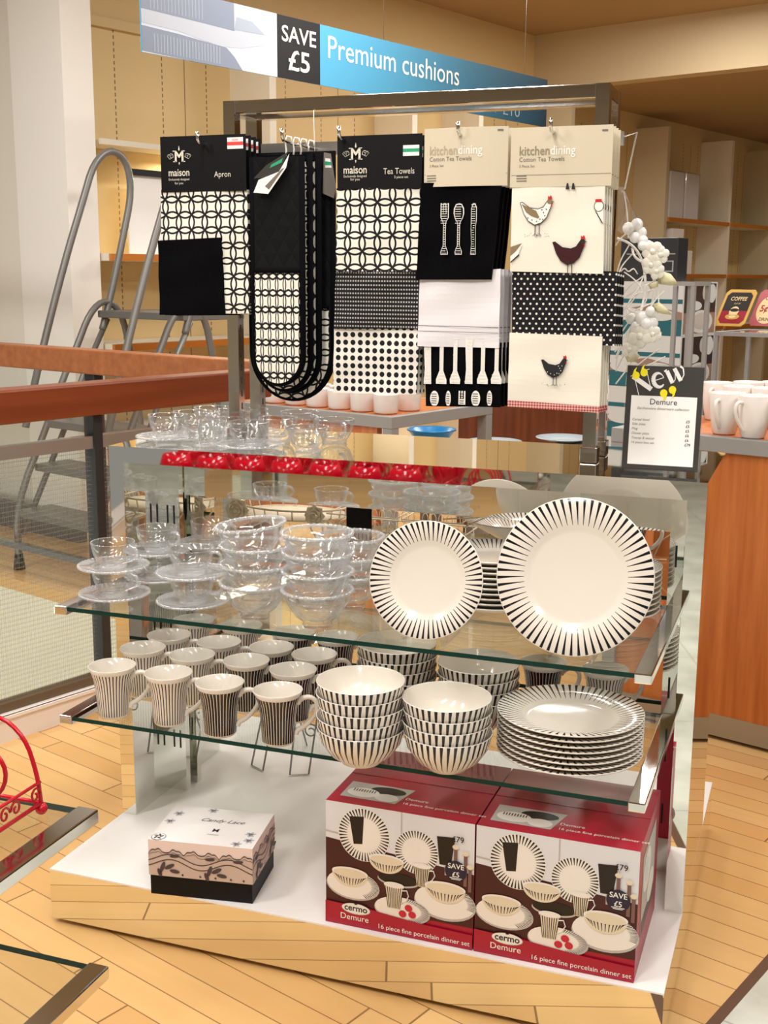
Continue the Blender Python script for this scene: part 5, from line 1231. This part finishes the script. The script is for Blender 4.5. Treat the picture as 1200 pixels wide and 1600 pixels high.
# ================================================================ the red wire racks on the neighbouring shelf
def toast_rack():
    t = thing('toast_rack', 'x', 'toast rack', (0, 0, 0))
    L, Wd, H = 0.165, 0.11, 0.108
    sm = lambda p: smooth([Vector(q) for q in p])
    m = MB()
    for s in (-1, 1):
        m.tube([(s*Wd/2, -L/2, 0.014), (s*Wd/2, L/2, 0.014)], 0.0026, 8); m.tube([(s*Wd/2, -L/2, 0.040), (s*Wd/2, L/2, 0.040)], 0.0020, 8)
    for s in (-1, 1): m.tube([(-Wd/2, s*L/2, 0.014), (Wd/2, s*L/2, 0.014)], 0.0026, 8)
    m.build('base_frame', redwire, t)
    for s in (-1, 1):
        k = 6
        for i in range(k):
            y = -L/2+(i+.5)*L/k; sg = 1 if i % 2 else -1
            MB().tube([(s*Wd/2, y+sg*(.004+.009*(1-.06*j)*math.cos(j*.6)), 0.027+.010*(1-.06*j)*math.sin(j*.6)) for j in range(14)], 0.0014, 6).build('scroll', redwire, t)
    for i in range(6):
        y = -L/2+L*i/5; hh = H if i in (0, 5) else H*(.84+.04*(i % 2)); w_ = Wd if i in (0, 5) else Wd*.92
        p = [(-w_/2, y, 0.014), (-w_*.47, y, hh*.45), (-w_*.34, y, hh*.86), (0, y, hh*1.08), (w_*.34, y, hh*.86), (w_*.47, y, hh*.45), (w_/2, y, 0.014)] if i in (0, 5) else [(0.012, y, 0.014), (-w_*.30, y, hh*.40), (-w_*.36, y, hh*.80), (0, y, hh*1.06), (w_*.36, y, hh*.80), (w_*.30, y, hh*.40), (-0.012, y, 0.014)]
        MB().tube(sm(p), 0.0026, 8).build('arch', redwire, t)
    for sx in (-1, 1):
        for sy in (-1, 1): MB().ball((sx*Wd/2, sy*L/2, 0.0072), 0.0072, 0, 10).build('ball_foot', redwire, t)
    return t
tr0 = toast_rack()
zz = Z1+E0
spots = [(0.505, -1.108), (0.345, -1.13), (0.185, -1.12), (0.02, -1.13), (-0.14, -1.12), (-0.30, -1.13)]
for i, (x, y) in enumerate(spots):
    lab = ('red wire toast rack with scrolled sides at the left edge of the picture' if i == 0 else 'red wire toast rack, %s along the neighbouring shelf, seen mirrored' % ('', 'second', 'third', 'fourth', 'fifth', 'sixth')[i])
    if i == 0: tr0.location = (x, y, zz); tr0['label'] = lab; tr0['group'] = 'red toast racks'
    else: dup(tr0, (x, y, zz), None, lab, 'red toast racks')
NTH2 = ['first', 'second', 'third', 'fourth', 'fifth', 'sixth', 'seventh', 'eighth', 'ninth']
redgloss = pm('red_glass', lin(186, 10, 34), 0.08)
rp = None
for i in range(18):
    x = -0.50+0.122*(i//2)+0.06*(i % 2); y = -1.035 if i % 2 else -1.245
    if x > 0.30 and i % 2 == 1: continue
    if x > 0.42: continue
    lab = 'red glass pot, %s in the %s red row, seen reflected' % (NTH2[i//2], ('camera-side', 'rear')[i % 2])
    if rp is None: rp = MB().lathe([(0, 0), (0.030, 0), (0.043, 0.02), (0.050, 0.05), (0.040, 0.082), (0.038, 0.082), (0.046, 0.05), (0.039, 0.022), (0, 0.006)], 28).build('red_pot', redgloss); o = rp; tag(o, lab, 'pot', 'red pots on the neighbouring shelf')
    else: o = dup(rp, (0, 0, 0), None, lab)
    o.location = (x, y, zz)
# ================================================================ counters and stock behind the unit
def counter(name, b0, b1, a0, a1, z, label, leg, panelm_, face=None, deep=True):
    t = thing(name, label, 'counter', room((b0+b1)/2, (a0+a1)/2, 0), AANG)
    hb, ha = (b1-b0)/2, (a1-a0)/2
    m = MB(); m.box(-hb, -ha, z-0.042, hb, ha, z-0.0005); m.build('grey_frame', greymetal, t, 0.002)
    m = MB(); m.box(-hb+0.03, -ha+0.03, z-0.0005, hb-0.03, ha-0.03, z); m.build('worktop', cherry, t)
    for sb in (-1, 1):
        for sa in (-1, 1):
            x, y = sb*(hb-0.021), sa*(ha-0.021); m = MB(); m.box(x-0.020, y-0.020, 0, x+0.020, y+0.020, z-0.0425); m.build('leg', greymetal, t)
    if face:
        m = MB(); m.box(face[0]-(b0+b1)/2, -ha+0.012, 0.075, face[1]-(b0+b1)/2, ha-0.03 if deep else -ha+0.04, z-0.043); m.build('cabinet_body', panelm_, t)
        m = MB(); m.box(face[0]-(b0+b1)/2, -ha+0.010, 0.012, face[1]-(b0+b1)/2, -ha+0.03, 0.075); m.build('grey_plinth', alu, t)
    return t
ZL = 0.800
c0 = onz(612, 652, ZL); bR, aF = c0.dot(BV), c0.dot(AV)
counter('display_counter', bR-0.85, bR, aF, aF+0.62, ZL, 'grey-framed cherry counter behind the oven gloves carrying white cups', True, cherry, (bR-0.82, bR-0.075), False)
whitecer = pm('white_ceramic', lin(240, 232, 226), 0.2)
def small_cup():
    o = MB().lathe([(0, 0), (0.038, 0), (0.043, 0.005), (0.0455, 0.066), (0.046, 0.068), (0.043, 0.068), (0.041, 0.010), (0, 0.008)], 28).build('white_cup', whitecer)
    return o
sc0 = None; cn = ['first', 'second', 'third', 'fourth', 'fifth', 'sixth', 'seventh', 'eighth', 'ninth', 'tenth', 'eleventh', 'twelfth']
k = 0
for r_ in range(2):
    for i in range(6):
        b = bR-0.09-0.108*i; a = aF+0.08+0.13*r_
        lab = 'small white cup, %s from the counter corner, %s row' % (cn[i], ('front', 'rear')[r_])
        if sc0 is None: sc0 = small_cup(); o = sc0; tag(o, lab, 'cup', 'small white cups on the counter')
        else: o = dup(sc0, (0, 0, 0), None, lab)
        o.location = room(b, a, ZL+E0)
# right counter with white mugs
pg = onz(1200, 1177, 0); aR = pg.dot(AV); b_l = onz(1110, 1150, 0).dot(BV)
zr_ = ona(1200, 689, aR).z
counter('display_counter', b_l-0.34, b_l+0.75, aR-0.012, aR+0.45, zr_, 'cherry counter with grey top at the right edge carrying plain white mugs', True, cherry, (b_l-0.339, b_l+0.749))
def plain_mug():
    o = MB().lathe([(0, 0), (0.028, 0), (0.032, 0.004), (0.040, 0.05), (0.0455, 0.112), (0.0445, 0.1135), (0.0425, 0.112), (0.037, 0.05), (0.029, 0.009), (0, 0.007)], 36).build('white_mug', whitecer)
    p = smooth([Vector(q) for q in ((0.0425, 0, 0.095), (0.062, 0, 0.097), (0.070, 0, 0.080), (0.062, 0, 0.052), (0.045, 0, 0.030), (0.0355, 0, 0.020))])
    MB().tube(p, 0.005, 8).build('handle', whitecer, o); return o
pmug0 = None
mp_ = [(1131, 678, -1.9), (1176, 684, -2.3), (1228, 688, -2.0), (1150, 664, -1.2), (1196, 668, -2.0), (1240, 672, -1.5), (1118, 656, -1.8), (1166, 655, -1.6), (1210, 655, -1.4)]
for i, (px, py, rz) in enumerate(mp_):
    p = onz(px, py, zr_)
    lab = 'plain white mug, right counter, %s row, %s' % (('front', 'middle', 'rear')[i//3], ('leftmost', 'second', 'third')[i % 3])
    if pmug0 is None: pmug0 = plain_mug(); o = pmug0; tag(o, lab, 'mug', 'plain white mugs'); o.location = (p.x, p.y, zr_+E0); o.rotation_euler = (0, 0, rz)
    else: o = dup(pmug0, (p.x, p.y, zr_+E0), (0, 0, rz), lab)
# cherry cabinet, shade put into its veneer colour, and low table behind the unit
pA = ona(716, 660, 3.2); pB = ona(925, 660, 3.2)
t = thing('cherry_cabinet', 'cherry cabinet in shade under the towels behind the unit', 'cabinet', room((pA.dot(BV)+pB.dot(BV))/2+0.15, 3.45, 0), AANG)
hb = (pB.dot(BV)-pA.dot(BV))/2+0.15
m = MB(); m.box(-hb, -0.25, 0.06, hb, 0.25, 0.86); m.build('body', shaded_cherry, t, 0.003)
m = MB(); m.box(-hb+0.02, -0.22, 0.0, hb-0.02, 0.22, 0.06); m.build('plinth', blackplastic, t)
m = MB(); m.box(-hb-0.01, -0.26, 0.8605, hb+0.01, 0.26, 0.90); m.build('top', greymetal, t)
for xx in (-hb*.8, -hb*.15, hb*.3): MB().lathe([(0, 0), (0.006, 0), (0.006, 0.004), (0, 0.004)], 10).build('screw_cap', silver, t, 0, (xx, -0.2515, 0.72))
lt = onz(878, 684, 0.60)
t = thing('low_table', 'low grey table behind the unit carrying pale plates and a blue bowl', 'table', room(-0.06, lt.dot(AV), 0), AANG)
m = MB(); m.box(-0.50, -0.2, 0.56, 0.50, 0.2, 0.5995); m.build('tabletop', greymetal, t, 0.003)
for sx in (-.46, .46):
    for sy in (-.16, .16): m = MB(); m.box(sx-.02, sy-.02, 0, sx+.02, sy+.02, 0.5595); m.build('leg', greymetal, t)
paleblue = pm('pale_blue_china', lin(196, 212, 220), 0.15)
for i, (px, py) in enumerate(((880, 684), (772, 690))):
    p = onz(px, py, 0.615)
    o = MB().lathe([(0, 0), (0.06, 0), (0.065, 0.003), (0.115, 0.016), (0.114, 0.0185), (0.064, 0.006), (0, 0.005)], 40).build('pale_plate', paleblue)
    tag(o, ('pale blue plate on the low table beside the right rail post', 'pale blue plate on the low table under the hen towels')[i], 'plate', 'pale plates behind the unit'); o.location = (p.x, p.y, 0.5995+E0)
p = ona(674, 694, 2.62)
t = thing('low_stool', 'low white stool carrying the blue bowl behind the counter', 'stool', (p.x, p.y, 0), AANG)
m = MB(); m.box(-0.16, -0.16, p.z-0.03, 0.16, 0.16, p.z); m.build('seat', whitepaint, t, 0.003)
for sx in (-.13, .13):
    for sy in (-.13, .13): m = MB(); m.box(sx-.015, sy-.015, 0, sx+.015, sy+.015, p.z-0.0305); m.build('leg', greymetal, t)
o = MB().lathe([(0, 0), (0.06, 0), (0.10, 0.06), (0.108, 0.062), (0.106, 0.068), (0.096, 0.064), (0.056, 0.006), (0, 0.006)], 36).build('blue_bowl', pm('blue_plastic', lin(20, 120, 178), 0.3)); tag(o, 'bright blue plastic bowl on the low stool behind the counter', 'bowl'); o.location = (p.x, p.y, p.z+E0)

# stacked teal and white cartons
teal = pm('teal_print', lin(26, 96, 108), 0.45); cwhite = pm('carton_white', lin(206, 208, 206), 0.5); cdark = pm('carton_photo_dark', lin(52, 36, 34), 0.45); ctan = pm('carton_photo_tan', lin(150, 120, 104), 0.45)
AC = 2.35
q0 = ona(1060, 600, AC); zt_ = ona(1060, 441, AC).z
bC = q0.dot(BV); CH_ = 0.185
def carton2(lab, b, a, z, mirror_=False):
    t = thing('plate_set_carton', lab, 'box', room(b, a, z), AANG, 'teal and white plate cartons')
    m = MB(); hw, hd = 0.15, 0.14
    m.box(-hw, -hd, 0, hw, hd, CH_-.0008)
    m.flat(rect(-hw, 0.0, hw, 0.055), -hd-.0005, 1); m.flat(rect(-hw, CH_-.075, hw, CH_-.060), -hd-.0005, 1)
    m.flat([(-hw, .055), (hw, .055), (hw, .080), (.02, .105), (-hw, .075)], -hd-.0005, 3)
    m.flat(ell(-.06, .072, .06, .022, 18), -hd-.0008, 0); m.flat(ell(.07, .070, .055, .02, 18), -hd-.0008, 0)
    tr = lambda u, v, y: (hw+.0005+y, (u-.5)*2*hd, v*CH_)
    m.add([tr(.04, .03, 0), tr(.96, .03, 0), tr(.96, .97, 0), tr(.04, .97, 0)], [(0, 1, 2, 3)], 2)
    m.add([tr(.04, .03, .0002), tr(.96, .03, .0002), tr(.96, .42, .0002), tr(.04, .42, .0002)], [(0, 1, 2, 3)], 3)
    pe(m, tr, .55, .25, .34, .22, .0005, 0); pe(m, tr, .55, .26, .26, .16, .0007, 5); pe(m, tr, .35, .55, .2, .09, .0005, 0); pe(m, tr, .62, .80, .07, .14, .0005, 5); pe(m, tr, .2, .82, .06, .13, .0005, 4); pe(m, tr, .84, .78, .12, .18, .0005, 0)
    m.build('carton', [cwhite, teal, cdark, ctan, pred, pgrey], t); return t
nC = int(zt_/CH_)
first = None
base_h = zt_-nC*CH_
o = MB().box(-0.33, -0.16, 0, 0.17, 0.16, base_h).build('pallet_board', pm('pallet_grey', lin(90, 84, 80), .6)); tag(o, 'low grey board under the stacked teal cartons', 'board'); o.location = room(bC-0.15, AC+0.14, 0); o.rotation_euler = (0, 0, AANG)
for col_ in range(2):
    if col_ == 1: continue
    for k in range(nC):
        lab = 'teal plate set carton, %s behind the flower garland' % nth(nC-1-k, nC)
        if first is None: first = carton2(lab, bC-0.15, AC+0.14, base_h+k*CH_+E0)
        else: dup(first, room(bC-0.15, AC+0.14, base_h+k*CH_+E0*(1+0.3*k)), None, lab)
t = thing('black_display_box', 'black framed display box on top of the teal cartons', 'box', room(bC-0.17, AC+0.12, zt_+E0*3.5), AANG)
hB = ona(1040, 371, AC).z-zt_
m = MB(); m.box(-0.125, -0.03, 0, 0.10, 0.05, hB); m.flat(rect(-0.10, hB*.62, 0.09, hB*.645), -0.0306, 1); m.flat(rect(0.03, hB*.22, 0.085, hB*.48), -0.0306, 1); m.flat(rect(0.035, hB*.25, 0.08, hB*.45), -0.0312, 0); m.build('case', [blackplastic, greymetal], t, 0.003)
# grey metal display frame and coffee sign stand
def frame_stand(b0, b1, a0, a1, z, label, shelves, e=.0065):
    t = thing('metal_frame_stand', label, 'stand', room((b0+b1)/2, (a0+a1)/2, 0), AANG); hb, ha = (b1-b0)/2, (a1-a0)/2
    for sx in (-1, 1):
        for sy in (-1, 1): x, y = sx*(hb-e), sy*(ha-e); m = MB(); m.box(x-e, y-e, 0, x+e, y+e, z-2*e-.0005); m.build('leg', greymetal, t)
    m = MB(); m.box(-hb, -ha, z-2*e, hb, -ha+2*e, z); m.box(-hb, ha-2*e, z-2*e, hb, ha, z); m.box(-hb, -ha+2*e, z-2*e, -hb+2*e, ha-2*e, z); m.box(hb-2*e, -ha+2*e, z-2*e, hb, ha-2*e, z); m.build('top_frame', greymetal, t)
    for s in shelves: m = MB(); m.box(-hb+2*e, -ha+2*e, s-.008, hb-2*e, ha-2*e, s); m.build('glass_top' if s > z-.05 else 'glass_level', shelf_glass, t)
    return t
f0 = ona(1052, 440, 2.02); f1 = ona(1086, 440, 2.02)
frame_stand(f0.dot(BV), f1.dot(BV), 2.02, 2.14, f0.z, 'tall narrow grey metal frame stand in front of the teal cartons', [f0.z-.004])
s0 = ona(1116, 518, 2.20); sz_ = s0.z
frame_stand(s0.dot(BV), s0.dot(BV)+0.62, 2.20, 2.48, sz_, 'grey metal frame stand holding the two coffee signs', [sz_-.002, sz_-.42])
mustard = pm('sign_mustard', lin(206, 164, 82), .4); signred = pm('sign_red', lin(150, 26, 44), .4); signpink = pm('sign_pink', lin(178, 92, 100), .4); signcream = pm('sign_cream', lin(232, 206, 158), .4)
def lean_sign(px, label, kind):
    p = onz(px, 510, sz_); t = thing('coffee_sign', label, 'sign', (p.x, p.y+0.02, sz_+E0), AANG-0.05, None)
    Ws, Hs = 0.118, 0.130
    m = MB(); sl = math.tan(math.radians(22)); m.T = Matrix(((1, 0, 0.18, 0), (0, 1, sl, 0), (0, 0, 1, 0), (0, 0, 0, 1)))
    c_ = .012; oct_ = lambda g: [(-Ws/2+g+c_, g), (Ws/2-g-c_, g), (Ws/2-g, g+c_), (Ws/2-g, Hs-g-c_), (Ws/2-g-c_, Hs-g), (-Ws/2+g+c_, Hs-g), (-Ws/2+g, Hs-g-c_), (-Ws/2+g, g+c_)]
    m.prism(oct_(0), -0.004, 0.0, 0)
    if kind == 0:
        m.flat(oct_(.010), -.0046, 1); m.flat([(q[0], min(q[1], Hs*.42)) for q in oct_(.0105)], -.0050, 2)
        m.text('COFFEE', 0, Hs*.70, .019, -.0052, 3, 'CENTER', .012, sx=.95); m.text('CUP OF', 0, Hs*.60, .007, -.0052, 3, 'CENTER')
        m.flat(ell(0, Hs*.26, .027, .010), -.0054, 0); m.flat(ell(0, Hs*.26, .014, .005), -.0058, 3); m.flat([(u, max(v, Hs*.31)) for u, v in ell(0, Hs*.40, .018, .018)], -.0062, 3); m.flat(ell(0, Hs*.44, .017, .006), -.0066, 1)
    else:
        m.flat(ell(0, Hs*.47, .047, .053, 30), -.0046, 3); m.text('COFFEE', 0, Hs*.72, .018, -.0050, 2, 'CENTER', .02); m.text('5\u00a2', -.036, Hs*.40, .032, -.0050, 2, 'LEFT', .02); m.text('DRINK', 0, Hs*.14, .017, -.0050, 1, 'CENTER', .01)
        m.flat(ell(.018, Hs*.45, .014, .017), -.0050, 4)
    m.build('panel', [mustard if kind == 0 else signpink, pm('sign_black', lin(34, 24, 20), .4), signred, signcream, signpink], t)
    m = MB(); m.tube([(0.024, 0.046, 0.105), (0.02, 0.085, 0.002)], 0.003, 6); m.build('back_prop', greymetal, t)
lean_sign(1138, 'black and red coffee sign with mustard border leaning on the metal stand', 0)
lean_sign(1192, 'pink coffee sign priced 5 cents leaning at the right edge', 1)
